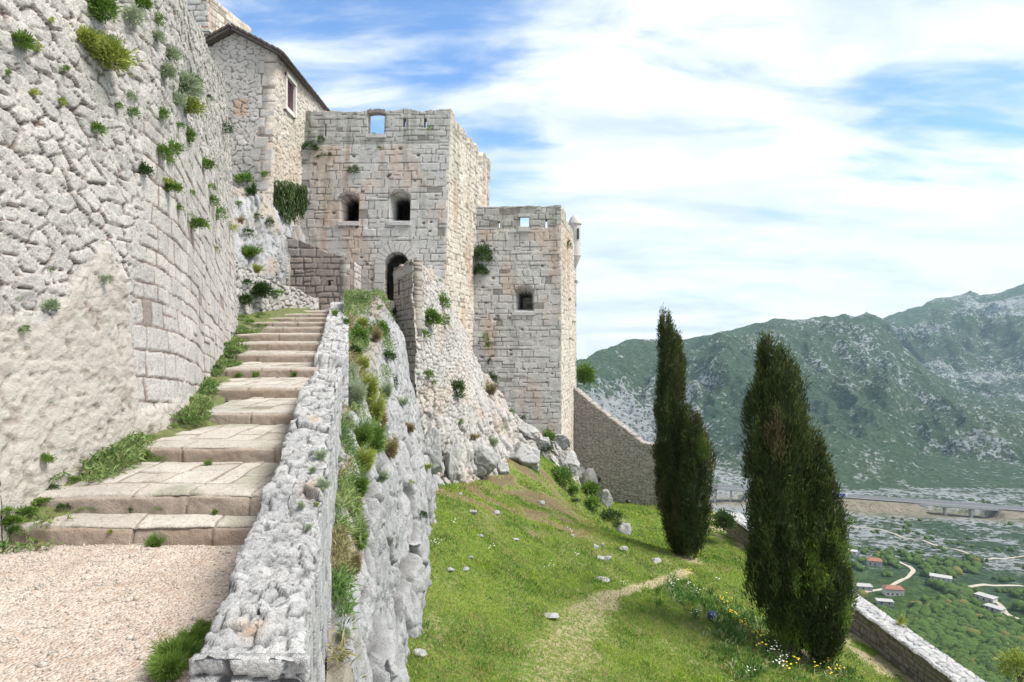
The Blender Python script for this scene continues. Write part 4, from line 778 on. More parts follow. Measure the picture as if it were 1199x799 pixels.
sill(tw, 396, 421, 260, P0, dA, Yf, SHL); sill(tw, 455, 481, 260, P0, dA, Yf, SHL); lintel(tw, None, 430, 451, 132, P0, dA, Yf, SHL, ar=.05)
sill(tw, 429, 452, 157.5, P0, dA, Yf, SHL)
# door bars
n2 = np.array([dA[1], -dA[0]]); b = MB()
for i in range(5):
    s = dc[0]-.45+i*.225; p = P0+dA*s-n2*.75; b.tube((p[0], p[1], 1.2), (p[0], p[1], 4.0), .018, .018, 6)
for z in (1.6, 2.7, 3.35): p = P0+dA*(dc[0]-.5)-n2*.75; q_ = P0+dA*(dc[0]+.5)-n2*.75; b.tube((p[0], p[1], z), (q_[0], q_[1], z), .015, .015, 6)
b.build('door_grille', M['iron'], tw)
# ---- right tower
P1 = K+dS*5.0; YR = 34.5; WR = (PX(658.5)*34.2-P1[0]); dB = np.array([1, -.06]); dB /= np.linalg.norm(dB); P1 = P1-dB*.35; WR += .35
tr = thing('right_tower', (P1[0]+2, 37, -5), 'lower square stone tower with one gun opening and small corner turret', 'tower')
ZR = 6.88
def embR(a, b, c, d_, **k): return emb(a, b, c, d_, 34.4, P1[0], dB[0], 0., **k)
hR = [embR(602.5, 625, 335.5, 364, shrink=.42, ds=.10, dh=-.12, rise=.18), embR(609, 619.5, 249, 264, rise=0, depth=.55, shrink=1., ds=0, dh=0), embR(582.5, 585, 257, 265, rise=0, depth=.55, shrink=.9, ds=0, dh=0), embR(638.5, 641, 256, 266, rise=0, depth=.55, shrink=.9, ds=0, dh=0)]
slab('front_wall', P1, dB, WR, -6.5, ZR+.2, .55, .036, tower_pat(311, ZR, [], W=WR, grey_top=1.1), M['ashlar'], tr, hR, top=lambda s: ZR-.02+.02*s/4+.04*vn(s*2.5, s*0, 0, 4)+.02*vn(s*8, s*0, 0, 5))
K2 = P1+dB*WR; dS2 = np.array([.185, 1.]); dS2 /= np.linalg.norm(dS2)
slab('side_wall', K2, dS2, 8.3, -9.8, ZR+.2, .55, .04, tower_pat(312, ZR, [], W=8, bl=(.2, .5), ch=(.18, .3), grey_top=.8, holes_n=70, rough=.03), M['sunlit'], tr, [], top=lambda s: ZR-.05*s/8+.06*vn(s*3, s*0, 0, 6)-.3*ss(2.0, 2.3, s)+.0*s)
K2b = K2+dS2*8.3; slab('back_wall', K2b, -dB, WR+1, -9, ZR, .5, .15, tower_pat(313, ZR), M['ashlar'], tr, top=lambda s: 5.8+0*s)
b = MB(); V, c, s_f = slabpoly([P1+np.array([.2, .3]), K2+np.array([-.2, .3]), K2b+np.array([-.3, -.3]), K2b-dB*(WR+.8)], 5.35, 5.55); b.add(V, c); b.add(V, s_f); b.build('shade_roof', M['ashlar'], tr)  # unseen slab put in to keep sky light out of the tower
lintel(tr, None, 600.5, 627, 336, P1, dB, 34.4, 0); sill(tr, 600, 627, 365, P1, dB, 34.4, 0); sill(tr, 607, 621, 248.5, P1, dB, 34.4, 0); sill(tr, 607, 621, 266, P1, dB, 34.4, 0)
# corner turret
c = K2+dS2*7.2+np.array([.02, 0]); zt2 = EL(262)*41.5; zb2 = EL(300)*41.5; n = 20; prof = [(.1, zb2-.75), (.35, zb2-.4), (.62, zb2), (.66, zb2+.05), (.62, zb2+.08), (.60, zt2-.05), (.72, zt2), (.70, zt2+.1), (.5, zt2+.38), (.22, zt2+.55), (0.01, zt2+.6)]
a = np.arange(n)*2*math.pi/n; V = np.concatenate([np.stack([c[0]+.58*r_*np.cos(a), c[1]+.58*r_*np.sin(a), np.full(n, z)], -1) for r_, z in prof]); i = np.arange(n); j = (i+1) % n
F = np.concatenate([np.stack([k*n+i, k*n+j, (k+1)*n+j, (k+1)*n+i], -1) for k in range(len(prof)-1)])
tur = mesh('turret', V, F, M['ashlar'], pack(np.full(len(V), .5), 1.), tr, smooth=False)
b = MB(); b.obox((c[0]+.16, c[1]-.33, (zt2+zb2)/2+.35), (.05, .03, 0), (-.02, .04, 0), (0, 0, .33)); b.build('loophole', M['darkglass'], tur) if False else mesh('loophole', np.concatenate(b.V), b.F, M['darkglass'], None, tur, smooth=False)
# ---- far curtain wall
dF = np.array([4.5, -2.2]); W3 = np.linalg.norm(dF)
f0 = K2+dS2*6.6; 
def topF(s): return np.interp(s, [0, .1, 1.5, 4.1, 4.6, 5.2], [-2.9, -2.95, -4.0, -5.75, -5.95, -6.0])+.06*vn(s*4, s*0, 0, 3)
def pF(S, H): d, i, m = rubble(S, H, 330, .26, .17, .12, .03, .02, .015); return d, pack(i, m, 0, .1*ss(0, .5, fbm(S, H, 0, 3, 4)))
fw = thing('curtain_wall', (f0[0]+2, f0[1]-1, -9.4), 'brown rubble wall with sloping top between the right tower and left cypress', 'wall')
def hole_px(px0, px1, py0, py1):
    ys_ = []
    for px, py in ((px0, py1), (px1, py0)):
        u = PX(px); s = (u*f0[1]-f0[0])/(dF[0]/W3-u*dF[1]/W3); Y = f0[1]+dF[1]/W3*s; ys_.append((s, EL(py)*Y))
    (s0, h0), (s1, h1) = ys_; return dict(f=lambda S, H: (S > s0) & (S < s1) & (H > h0) & (H < h1), c=((s0+s1)/2, (h0+h1)/2), depth=.7)
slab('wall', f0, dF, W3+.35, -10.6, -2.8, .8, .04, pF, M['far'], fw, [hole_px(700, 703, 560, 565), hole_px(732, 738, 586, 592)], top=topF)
# ================================================================ SLOPING MASONRY UNDER THE TOWERS
def loft(name, top, bot, nu, nv, pat, mat, bulge=0., parent=None, **k):
    top, bot = np.array(top, float), np.array(bot, float)
    def rs_(c): 
        d = np.r_[0, np.cumsum(np.linalg.norm(np.diff(c, axis=0), axis=1))]; q = np.linspace(0, d[-1], nu); return np.stack([np.interp(q, d, c[:, i]) for i in range(3)], -1)
    a, b = rs_(top), rs_(bot); v = np.linspace(0, 1, nv)[:, None, None]; P = b[None]*(1-v)+a[None]*v
    nn_ = normals(P); mid = nn_.reshape(-1, 3).mean(0); 
    if mid[1] > 0 and mid[1] > abs(mid[0]): nn_ = -nn_
    P = P+nn_*(bulge*4*v*(1-v))
    S = np.cumsum(np.r_[0, np.linalg.norm(np.diff((a+b)/2, axis=0), axis=1)])[None]+0*v[..., 0]; H = np.linalg.norm(a-b, axis=1)[None]*v[..., 0]
    d, at_ = pat(S, H, P); P = P+nn_*d[..., None]; return mesh(name, P, gridf(nv, nu), mat, at_, parent, solid=True, **k)
def p_skirt(S, H, P):
    d1, i1, m1 = rubble(S, H, 401, .27, .17, .16, .06, .03, .02); d2, i2, m2 = rockdisp(P[..., 0]*1.4, P[..., 1]*1.4, P[..., 2]*1.4, 403, 1.25)
    rk = ss(-.25, .25, .7*fbm(S*.8, H*.8, 0, 4, 405)+np.interp(P[..., 1]+0*S, [24, 29, 31, 34], [-.3, -.15, .25, .4])-.16*(H-4.8))
    d = lerp(d1+.12*fbm(S*.7, H*.7, 0, 3, 6), d2+.1, rk); return d*ss(0, .3, H)*ss(0, .25, S.max()-S+.1), pack(lerp(i1, .3+i2*.7, rk), lerp(m1, m2, rk), .25*ss(.1, .4, fbm(S, H, 0, 3, 8)), .3*ss(.1, .5, fbm(S*1.7, H*1.7, 3, 4, 9)))
sk = thing('battered_base', (-1, 27, -5), 'sloping rubble and bedrock base below the two towers', 'wall')
loft('masonry', [(-3.52, 23.95, 2.88), (-3.15, 27, 2.85), (-2.85, 29.8, 2.4), (-2.45, 31.8, .9), (-1.9, 34.1, -.9), (-.6, 34.75, -2.9), (.8, 34.5, -4.2), (2.0, 34.2, -4.7), (2.9, 34.6, -5.)],
     [(-3.40, 23.80, -5.90), (-2.2, 24.35, -6.10), (-1.2, 26.05, -6.20), (-.3, 27.55, -6.40), (.3, 29.05, -6.60), (.9, 30.45, -6.90), (1.7, 31.55, -7.30), (2.6, 32.15, -7.90), (3.6, 33.25, -9.00)], 430, 260, p_skirt, M['pale'], .15, sk)
def p_but(S, H): d, i, m = ashlar(S, H, 411, (.18, .35), (.22, .6), .025, .06, .03, .02, .03); return d, pack(i, m, .25, .15)
slab('end_wall', (-4.75, 27.4), (1.3, -3.4), 3.62, -5, 3.1, .3, .03, p_but, M['pale'], sk, top=lambda s: 2.88+.08*vn(s*4, s*0, 0, 2)+.0*s, edge=False)
V, c_, s_f = slabpoly([(-4.75, 27.4), (-3.5, 24.1), (-3.2, 27), (-2.95, 29.9), (-4.7, 30)], 2.45, 2.7); b = MB(); b.add(V, c_); b.add(V, s_f); b.build('coping', M['pale'], sk)
# iron lamp post / rod by the door
b = MB(); b.tube(at(467, 346, 25.6), at(467, 329, 25.6), .03, .025, 8); b.tube(at(467, 329, 25.6)-np.array([.02, 0, 0]), at(468, 328, 25.6)+np.array([.08, 0, .02]), .03, .02, 8)
tag(b.build('iron_post', M['iron']), 'short dark iron post on the wall in front of the arched door', 'post')
# ================================================================ RAMP WALL, PALE WALL, LANDING
rw = thing('ramp_wall', (-8, 27, 1), 'dark brown masonry wall with sloping coping left of the arched door', 'wall')
def p_rw(S, H): d, i, m = ashlar(S, H, 421, (.2, .42), (.3, .75), .03, .05, .03, .02, .02); return d, pack(i, m, .1, .15*ss(-.1, .4, fbm(S, H, 0, 3, 4)))
def top_rw(s): X = -9.9+s; px = 599.5+800*X/27; return (399.5-np.interp(px, [300, 318, 345, 385, 409, 412], [258, 269, 280, 296, 303, 304]))/800*27+.05*vn(s*3.5, s*0, 0, 3)
hb = dict(f=lambda S, H: (np.abs(S-(PX(386.5)*27+9.9)) < .1) & (np.abs(H-EL(331.5)*27) < .11), c=(PX(386.5)*27+9.9, EL(331.5)*27), depth=.5)
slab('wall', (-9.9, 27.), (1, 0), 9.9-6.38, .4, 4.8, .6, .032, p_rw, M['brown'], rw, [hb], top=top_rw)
slab('return_wall', (-6.4, 27.), (-.05, 1), 2.6, .4, 3.4, .4, .05, lambda S, H: p_rw(S, H), M['ashlar'], rw, top=lambda s: 3.22+0*s)
lw = thing('rubble_wall', (-7.5, 22, .9), 'low pale rubble wall sloping down towards the top of the stairs', 'wall')
def p_lw(S, H): d, i, m = rubble(S, H, 431, .26, .2, .14, .07, .05, .02); return d+.05*fbm(S, H, 0, 3, 2), pack(i, m, 0, .1)
l0 = np.array([-8.6, 18.9]); l1 = np.array([-7.35, 25.3]); dl = (l1-l0); WLn = np.linalg.norm(dl)
slab('wall', l0, dl, WLn+.4, .3, 3.0, .7, .03, p_lw, M['pale'], lw, top=lambda s: np.interp(s, [0, 1.5, 3, 5, 6.6], [2.55, 2.35, 2.1, 1.85, 1.62])+.07*vn(s*3, s*0, 0, 5))
# landing at the head of the stairs and earth verge by the wall end
LX, LY = np.meshgrid(np.linspace(-9.5, -4.6, 120), np.linspace(24.6, 31, 120))
struct(mesh('landing', np.stack([LX, LY, 1.12+.05*(LY-24.6)+.03*fbm(LX*2, LY*2, 0, 3, 1)+0.2*ss(-6.4, -5, LX)*0], -1), gridf(120, 120), M['step'], pack(.5+.5*fbm(LX, LY, 0, 3, 2), 1.), solid=True))
VX, VY = np.meshgrid(np.linspace(0, 1, 50), np.arange(5.35, 26, .05)); wx = np.interp(VY, WL[:, 1], WL[:, 0]); wx = np.where(VY > 18.6, np.interp(VY, [18.6, 18.9, 25.3], [-8.7, -8.5, -7.3]), wx)
sz = np.interp(VY, [s[2] for s in ST], [s[0]+.07 for s in ST]); sx = np.interp(VY, [s[2] for s in ST], [s[3]+(-.15 if 2 < i < 9 else .0) for i, s in enumerate(ST)]); sx = np.where(VY < 15.5, wx+.2+.1*fbm(VY*2, VY*0, 0, 3, 6), np.maximum(sx, wx+.12))
vx = lerp(wx-.15, sx+.18, VX); vz = sz+.05*(1-VX)**1.0-.09*VX+.05*fbm(vx*2, VY*2, 0, 3, 15); vz = np.where(VY < 5.3, -1.55+.1*(1-VX), vz)
vz = vz+.14*ss(17.5, 19.5, VY)*(1-VX)+.02
struct(mesh('verge', np.stack([vx, VY, vz], -1), gridf(*vx.shape), M['turf'], None, solid=True))
# ================================================================ HOUSE, UPPER BUILDING, ROCK KNOLL
M['roof'] = plain('old roof tiles', (.11, .09, .08), .9, .5, 8, .04); M['shutter'] = plain('dark red shutters', (.075, .03, .04), .6, .3, 20); M['frame'] = plain('pale window frame', (.62, .58, .54), .8, .15, 6)
ho = thing('stone_house', (-11, 30, 6), 'gabled stone house with dark shuttered window above the ramp wall', 'house')
SHH = .055; H0 = np.array([-9.17, 26.7]); dG = np.array([1, -.02]); dG /= np.linalg.norm(dG); WG = 3.7; zE = EL(63)*26.7
def topG(s): x = WG-s; return np.interp(x, [0, .04, 1.72, WG], [zE, zE+.03, zE+.86, zE-.25])
def p_h(seed, ch, bl):
    def f(S, H):
        d, i, m = rubble(S, H, seed, bl, ch, .10, .03, .022, .016); q = ss(.0, .02, np.minimum(S, 99)-0)
        return d, pack(i, m, .30*ss(.0, .4, fbm(S*.8, H*.8, 0, 4, seed)), .12*ss(0, .5, fbm(S, H, 2, 3, 5)))
    return f
def p_gable(S, H):
    d, i, m = rubble(S, H, 501, .32, .19, .10, .03, .022, .016); d2, i2, m2 = ashlar(S, H, 502, (.3, .6), (.35, .7), .03, .03)
    e = ss(WG-.75, WG-.65, S+.15*vn(H*3, H*0, 0, 6)); brick = ss(.02, .0, np.maximum(np.abs(S-2.35)-.28, np.abs(H-9.15)-.32))
    return lerp(d, d2, e), pack(lerp(i, i2, e), lerp(m, m2, e), np.clip(.75*brick+.15, 0, 1), .3*ss(-.2, .5, fbm(S*.7, H*.7, 2, 3, 5)))
slab('gable_wall', H0-dG*WG, dG, WG, 4.5, zE+1, .5, .032, p_gable, M['ashlar'], ho, top=topG, shear=SHH, shz=zE, edge=False)
dH = np.array([.03, 1.]); dH /= np.linalg.norm(dH)
wy0, wy1 = 27.75, 28.75
wh = dict(f=lambda S, H: (S > wy0-26.7) & (S < wy1-26.7) & (H > 9.55) & (H < 10.75), c=(1.55, 10.15), depth=.35)
slab('side_wall', H0, dH, 9.6, 4.8, zE+.2, .5, .034, p_h(503, .17, .28), M['sunlit'], ho, [wh], top=lambda s: zE+0*s, shear=SHH, shz=zE, edge=False)
def hp(y, z, o): return np.array([H0[0]+.03*(y-26.7)+SHH*(z-zE)+o, y, z])
wn = MB(); 
for (ya, yb, za, zb) in ((wy0-.12, wy0+.02, 9.4, 10.9), (wy1-.02, wy1+.12, 9.4, 10.9), (wy0-.12, wy1+.12, 10.73, 10.9), (wy0-.15, wy1+.15, 9.4, 9.57)):
    wn.obox(hp((ya+yb)/2, (za+zb)/2, .0), (.07, 0, 0), (0, (yb-ya)/2, 0), (0, 0, (zb-za)/2))
wn_o = wn.build('window', M['frame'], ho)
for a, b_ in ((wy0+.02, 28.24), (28.26, wy1-.02)):
    b = MB(); b.obox(hp((a+b_)/2, 10.15, -.06), (.02, 0, 0), (0, (b_-a)/2, 0), (0, 0, .58))
    for z in np.arange(9.66, 10.66, .075): b.obox(hp((a+b_)/2, z, -.035), (.012, 0, 0), (0, (b_-a)/2-.05, 0), (0, 0, .022))
    V = np.concatenate(b.V); mesh('shutter', V, list(b.F), M['shutter'], None, wn_o, smooth=False)
# roof of stone tiles: ridge along the house
ax = H0[0]-1.72; zr = zE+.95; rb = MB(); rs_ = np.random.RandomState(3)
for side, (xe, ze) in enumerate(((H0[0]+.28, zE-.10), (H0[0]-WG-.2, zE-.2))):
    sv_ = np.array([xe-ax, 0, ze-zr]); L_ = np.linalg.norm(sv_); su = sv_/L_; nrm_ = np.array([-su[2], 0, su[0]])*(1 if xe > ax else -1)
    if nrm_[2] < 0: nrm_ = -nrm_
    rb.obox(np.array([ax, 31.5, zr])+sv_/2-nrm_*.04, su*L_/2, (0, 5.1, 0), nrm_*.05)
    for r_ in range(9):
        for y in np.arange(26.42, 36.6, .2):
            p = np.array([ax, y+.05*rs_.rand(), zr])+su*(L_*(r_+.6)/9)+nrm_*(.05+.015*rs_.rand()); rb.obox(p, su*(L_/9*.62)+nrm_*-.02, (0, .085, 0), nrm_*.035)
rb.build('roof', M['roof'], ho)
ub = thing('upper_building', (-16, 36, 12), 'pale ashlar building at the very top left behind the gabled house', 'building')
U0 = np.array([PX(244)*34, 34.]); ZU = 17.6
slab('front_wall', U0-np.array([6, -.1]), (1, -.0167), 6, 9, ZU+3, .5, .06, tower_pat(511, 30, joint=.03), M['ashlar'], ub, edge=False)
slab('side_wall', U0, dS, 3.7, 9, ZU+3, .5, .05, tower_pat(512, 30, joint=.03, ch=(.25, .4)), M['sunlit'], ub, edge=False, top=lambda s: 16.95+.28+0*s)
slab('back_wall', U0+dS*3.7, (-1, 0), 6, 9, ZU, .5, .2, tower_pat(513, 30), M['ashlar'], ub, edge=False, top=lambda s: 17.2+0*s)
ch_ = thing('chimney', (-14.9, 32, 12), 'short brick chimney with stone cap beside the gabled house roof', 'chimney')
M['brick'] = stone('red brick', (.36, .22, .16), (.28, .16, .12), (.3, .27, .24)); cx_, cy_ = PX(239.5)*32, 32.
MB().obox((cx_, cy_, EL(52)*32), (.26, 0, 0), (0, .26, 0), (0, 0, .75)).build('stack', M['brick'], ch_); MB().obox((cx_, cy_, EL(38.5)*32), (.38, 0, 0), (0, .38, 0), (0, 0, .07)).obox((cx_, cy_, EL(41.5)*32), (.31, 0, 0), (0, .31, 0), (0, 0, .05)).build('cap', M['ashlar'], ch_)
# rock knoll beneath the house
def p_kn(S, H, P):
    d, i, m = rockdisp(P[..., 0]*1.3, P[..., 1]*1.2+P[..., 0]*.7, P[..., 2]*.8, 441, 1.1); return d, pack(i*.6, m, .7*ss(.0, .4, fbm(S, H, 1, 4, 3)), .25*ss(0, .5, fbm(S*1.5, H*1.5, 0, 3, 4)))
struct(loft('rocky_knoll', [(-13, 26, 6.8), (-11, 26.3, 6.2), (-9.6, 26.4, 5.9), (-9.3, 28, 5.7), (-9.6, 31, 5.2)], [(-10.8, 18.8, 1.5), (-9.3, 20, 1.3), (-8.5, 22.5, 1.0), (-8.9, 25.5, .8), (-9.6, 30.5, .8)], 230, 230, p_kn, M['rock'], .55))
# ================================================================ TERRACE WALL ON THE RIGHT
te = thing('terrace_wall', (10.6, 20, -8.8), 'low brown masonry wall along the drop, running right behind the front cypress', 'wall')
def p_te(S, H): d, i, m = ashlar(S, H, 451, (.13, .22), (.2, .45), .02, .05, .025, .02, .015); return d, pack(i, m, .1, .1)
q0 = np.array([9.9, 31.5]); q1 = np.array([10.62, 9.]); dq = q1-q0; Wq = np.linalg.norm(dq)
slab('wall', q0, -dq*-1, Wq, -9.8, -7.8, .02, .03, p_te, M['brown'], te, top=lambda s: -7.93+.03*vn(s*3, s*0, 0, 4)) if False else None
# inner face looks towards the lawn (-x)
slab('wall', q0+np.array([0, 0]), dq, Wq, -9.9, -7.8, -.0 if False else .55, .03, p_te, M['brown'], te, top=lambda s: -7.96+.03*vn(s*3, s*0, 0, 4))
TXq = np.linspace(-.08, .62, 40)[None]; TSq = np.arange(0, Wq, .03)[:, None]; nrm_in = np.array([dq[1], -dq[0]])/Wq
S_, O_ = np.broadcast_arrays(TSq, TXq); dt, it, mt = rubble(S_*1., O_+7, 453, .24, .2, .12, .02, .015, .012)
Pq = np.stack([q0[0]+dq[0]/Wq*S_-nrm_in[0]*O_, q0[1]+dq[1]/Wq*S_-nrm_in[1]*O_, -7.90+.02*vn(S_*2, O_, 0, 4)+dt-.05*(np.abs(O_-.27) > .33)], -1)
mesh('coping', Pq, gridf(*Pq.shape[:2]), M['parapet'], pack(it, mt), te, solid=True)
# ================================================================ PLANTS, ROCKS, TREES
_V = []; _F = []; _n = 0
for V, Fs in SOLID:
    _V.append(V)
    for f in Fs:
        if f.shape[1] == 4: _F.append(f[:, [0, 1, 2]]+_n); _F.append(f[:, [0, 2, 3]]+_n)
        else: _F.append(f[:, :3]+_n)
    _n += len(V)
BV = BVHTree.FromPolygons(np.concatenate(_V).tolist(), np.concatenate(_F).tolist(), all_triangles=True)
def hit(px, py):
    h = BV.ray_cast(Vector((0, 0, 0)), Vector((PX(px), 1, EL(py))).normalized())
    if h[0] is None: return None
    n = h[1]; n = -n if n.dot(Vector((PX(px), 1, EL(py)))) > 0 else n
    return np.array(h[0]), np.array(n)
def blades(base, dirs, ln, wd, seed, fold=.0, bend=0., roll=None):
    """n leaf quads: base, sides, tip"""
    rs_ = np.random.RandomState(seed); n = len(base); dirs = dirs/(np.linalg.norm(dirs, axis=1, keepdims=True)+1e-9)
    a = np.cross(dirs, rs_.normal(size=(n, 3))); a /= np.linalg.norm(a, axis=1, keepdims=True)+1e-9
    tip = base+dirs*ln[:, None]; tip[:, 2] -= bend*ln; mid = base+dirs*(ln*.5)[:, None]; mid[:, 2] -= bend*ln*.1
    V = np.stack([base, mid+a*(wd*.5)[:, None], tip, mid-a*(wd*.5)[:, None]], 1); return V.reshape(-1, 3), np.arange(n*4).reshape(n, 4)
def leafy(name, org, n, R3, llen, lwid, mat, seed, up=.5, bend=0., nrm=None, tint=None, style='bush', parent=None, dryf=0.):
    rs_ = np.random.RandomState(seed); g = rs_.normal(size=(n, 3)); g /= np.linalg.norm(g, axis=1, keepdims=True)
    if style == 'bush':
        cl = rs_.normal(size=(max(6, n//40), 3)); cl /= np.linalg.norm(cl, axis=1, keepdims=True); k = rs_.randint(0, len(cl), n)
        p = cl[k]*(.45+.3*rs_.rand(n, 1))+g*rs_.rand(n, 1)**.5*.38; p[:, 2] = np.where(p[:, 2] < -.35, -p[:, 2]*.6, p[:, 2]); d = p+g*.5+np.array([0, 0, up]); tn = .1+.8*rs_.rand(len(cl))[k]; p = p*rs_.uniform(.65, 1.25, (1, 3)); stray = rs_.rand(n, 1) < .2; p = np.where(stray, p*rs_.uniform(1., 1.6, (n, 1)), p); p[:, 2] -= .25*stray[:, 0]*rs_.rand(n)
    elif style == 'tuft':      # stems from one root
        st_ = rs_.normal(size=(max(5, n//60), 3)); st_ /= np.linalg.norm(st_, axis=1, keepdims=True); st_ = st_*np.array([1, 1, .7])+np.array([0, 0, up*.9]); k = rs_.randint(0, len(st_), n); sl_ = rs_.uniform(.5, 1.25, len(st_))[k][:, None]; p = g*.16+st_[k]*sl_*rs_.rand(n, 1)**.8*.75; d = st_[k]+g*.9; tn = (.2+.7*rs_.rand(len(st_)))[k]
    else:                      # hanging
        p = g*np.array([.8, .5, .35]); p[:, 2] = p[:, 2]*.5+.3-rs_.rand(n)**1.1*1.7*np.clip(1.1-1.1*(p[:, 0]-.15)**2-.5*rs_.rand(n)*(.5+.5*np.sin(p[:, 0]*9)), .1, 1); d = np.array([0, 0, -1.])+g*.45; tn = rs_.rand(n)
    R3 = np.array(R3, float); base = p*R3; ln = llen*rs_.uniform(.5, 1.3, n); wd = lwid*rs_.uniform(.6, 1.3, n)
    off = np.zeros(3)
    if nrm is not None: off = np.array(nrm)*R3.min()*.45
    V, F = blades(base+off, d, ln, wd, seed+1, bend=bend); at_ = pack(np.repeat(np.clip(tn+rs_.uniform(-.2, .2, n), 0, 1), 4), np.repeat((rs_.rand(n) < dryf)*1., 4))
    return mesh(name, V+np.array(org), F, mat, at_, parent, origin=org, smooth=False)
GREEN = dict(g=('g_mid', 'bright green'), d=('g_dark', 'dark green'), y=('g_yel', 'yellow green'), s=('g_sil', 'silver green'), r=('g_dry', 'dry brown'))
PLIST = []
def plant(px, py, r, col='g', where='tall wall', style='bush', rx=1., rz=1., dens=1.):
    """plant rooted where the photo shows it; r = half size in photo pixels"""
    h = hit(px, py)
    if h is None: return
    p, n = h; D = p[1]; m_ = r*D/800.; N_ = int(min(2600, 60+dens*7.5*r*r*rx*rz)); ll = max(m_*.34, .9*D/800*1.6); lw = ll*(.32 if col in 'gdy' else .26)
    if style == 'tuft': ll = m_*.5; lw = max(ll*.05, .5*D/800); N_ = int(N_*2.2)
    if style == 'hang': lw = max(ll*.2, .7*D/800)
    o = leafy('plant', p, N_, (m_*rx, m_*min(1, rx)*.8, m_*rz), ll, lw, M[GREEN[col][0]], int(px*7+py*3), up={'bush': .35, 'tuft': 1.0, 'hang': 0}[style], nrm=n, style=style, bend=.15)
    o['category'] = 'plant'; PLIST.append((o, where, GREEN[col][1], style, px, py, r))
W_ = 'tall left wall'
for a in [(111, 11, 15, 'g'), (20, 50, 12, 'g'), (40, 58, 8, 'y'), (97, 42, 15, 'y'), (115, 66, 19, 'y'), (122, 50, 12, 's'), (72, 81, 6, 'g'), (8, 88, 6, 'g'), (36, 111, 7, 'y'), (57, 24, 5, 'y'), (69, 120, 6, 'y'), (152, 133, 7, 'g'), (135, 124, 6, 'g'), (152, 111, 8, 's'), (109, 154, 8, 'g'), (165, 200, 9, 'd'), (162, 5, 10, 'g'), (182, 24, 7, 'g'), (183, 45, 9, 's'), (150, 20, 12, 's'), (196, 62, 11, 's'), (191, 85, 11, 's'), (212, 104, 16, 's'), (216, 124, 13, 'y'), (222, 97, 11, 'g'), (206, 118, 10, 's'), (190, 136, 8, 'g'), (208, 148, 6, 'g'), (218, 158, 9, 'g'), (185, 180, 9, 'g'), (199, 176, 9, 'g'), (196, 190, 6, 'g'), (237, 192, 9, 'g'), (260, 150, 7, 'd'), (195, 220, 10, 'g'), (192, 212, 7, 'y'), (222, 226, 5, 'g'), (206, 218, 5, 'g'), (244, 221, 6, 'g'), (246, 237, 7, 'g'), (252, 252, 8, 'g'), (224, 262, 11, 'g'), (219, 254, 5, 's'), (208, 244, 6, 'g'), (268, 267, 6, 'y'), (252, 293, 5, 'r'), (119, 326, 8, 's'), (56, 358, 10, 's'), (25, 384, 6, 'g'), (50, 539, 8, 'g'), (57, 317, 4, 'g'), (19, 352, 4, 's'), (242, 115, 5, 'd')]: plant(a[0], a[1], a[2]*1.15, a[3], W_)
for a in [(325, 222, 18, 'd', 'hang', 1.0, 1.5), (340, 226, 16, 'd', 'hang', 1.0, 1.3), (287, 210, 10, 'g', 'bush', 1, .9), (277, 240, 6, 'g', 'bush', 1, 1), (290, 275, 7, 'd', 'bush', 1, 1.2), (303, 255, 6, 'd', 'bush', .8, 1), (296, 228, 8, 'd', 'tuft', 1, 1), (312, 205, 6, 'g', 'bush', 1.4, .8), (316, 262, 7, 'd', 'bush', .8, 1.2), (345, 262, 5, 'd', 'bush', 1, 1), (283, 262, 6, 'r', 'tuft', 1, 1), (290, 300, 12, 'g', 'tuft', 1.4, .6), (300, 318, 8, 'y', 'tuft', 1.4, .6)]: plant(*a[:4], 'rocky knoll', a[4], a[5], a[6])
for a in [(363, 173, 8, 'd'), (376, 165, 6, 'd'), (387, 184, 4, 'd'), (371, 184, 4, 'd'), (379, 182, 4, 'd'), (414, 200, 7, 'd'), (444, 174, 4, 'g'), (503, 150, 4, 'g'), (360, 240, 5, 'd'), (357, 190, 4, 'd'), (437, 158, 4, 'g')]: plant(*a[:4], 'front of the taller tower')
for a in [(566, 300, 10, 'd', 'bush', .9, 1.9), (562, 318, 9, 'd', 'bush', .9, 1.3), (664, 288, 6, 'd', 'bush', .8, 1.6), (666, 352, 3, 'd', 'bush', 1, 1), (670, 378, 3, 'd', 'bush', 1, 1), (667, 398, 3, 'd', 'bush', 1, 1), (673, 330, 3, 'd', 'bush', 1, 1), (568, 402, 6, 'g', 'bush', .7, 2.3), (574, 424, 4, 'd', 'bush', .8, 2)]: plant(*a[:4], 'lower tower', a[4], a[5], a[6])
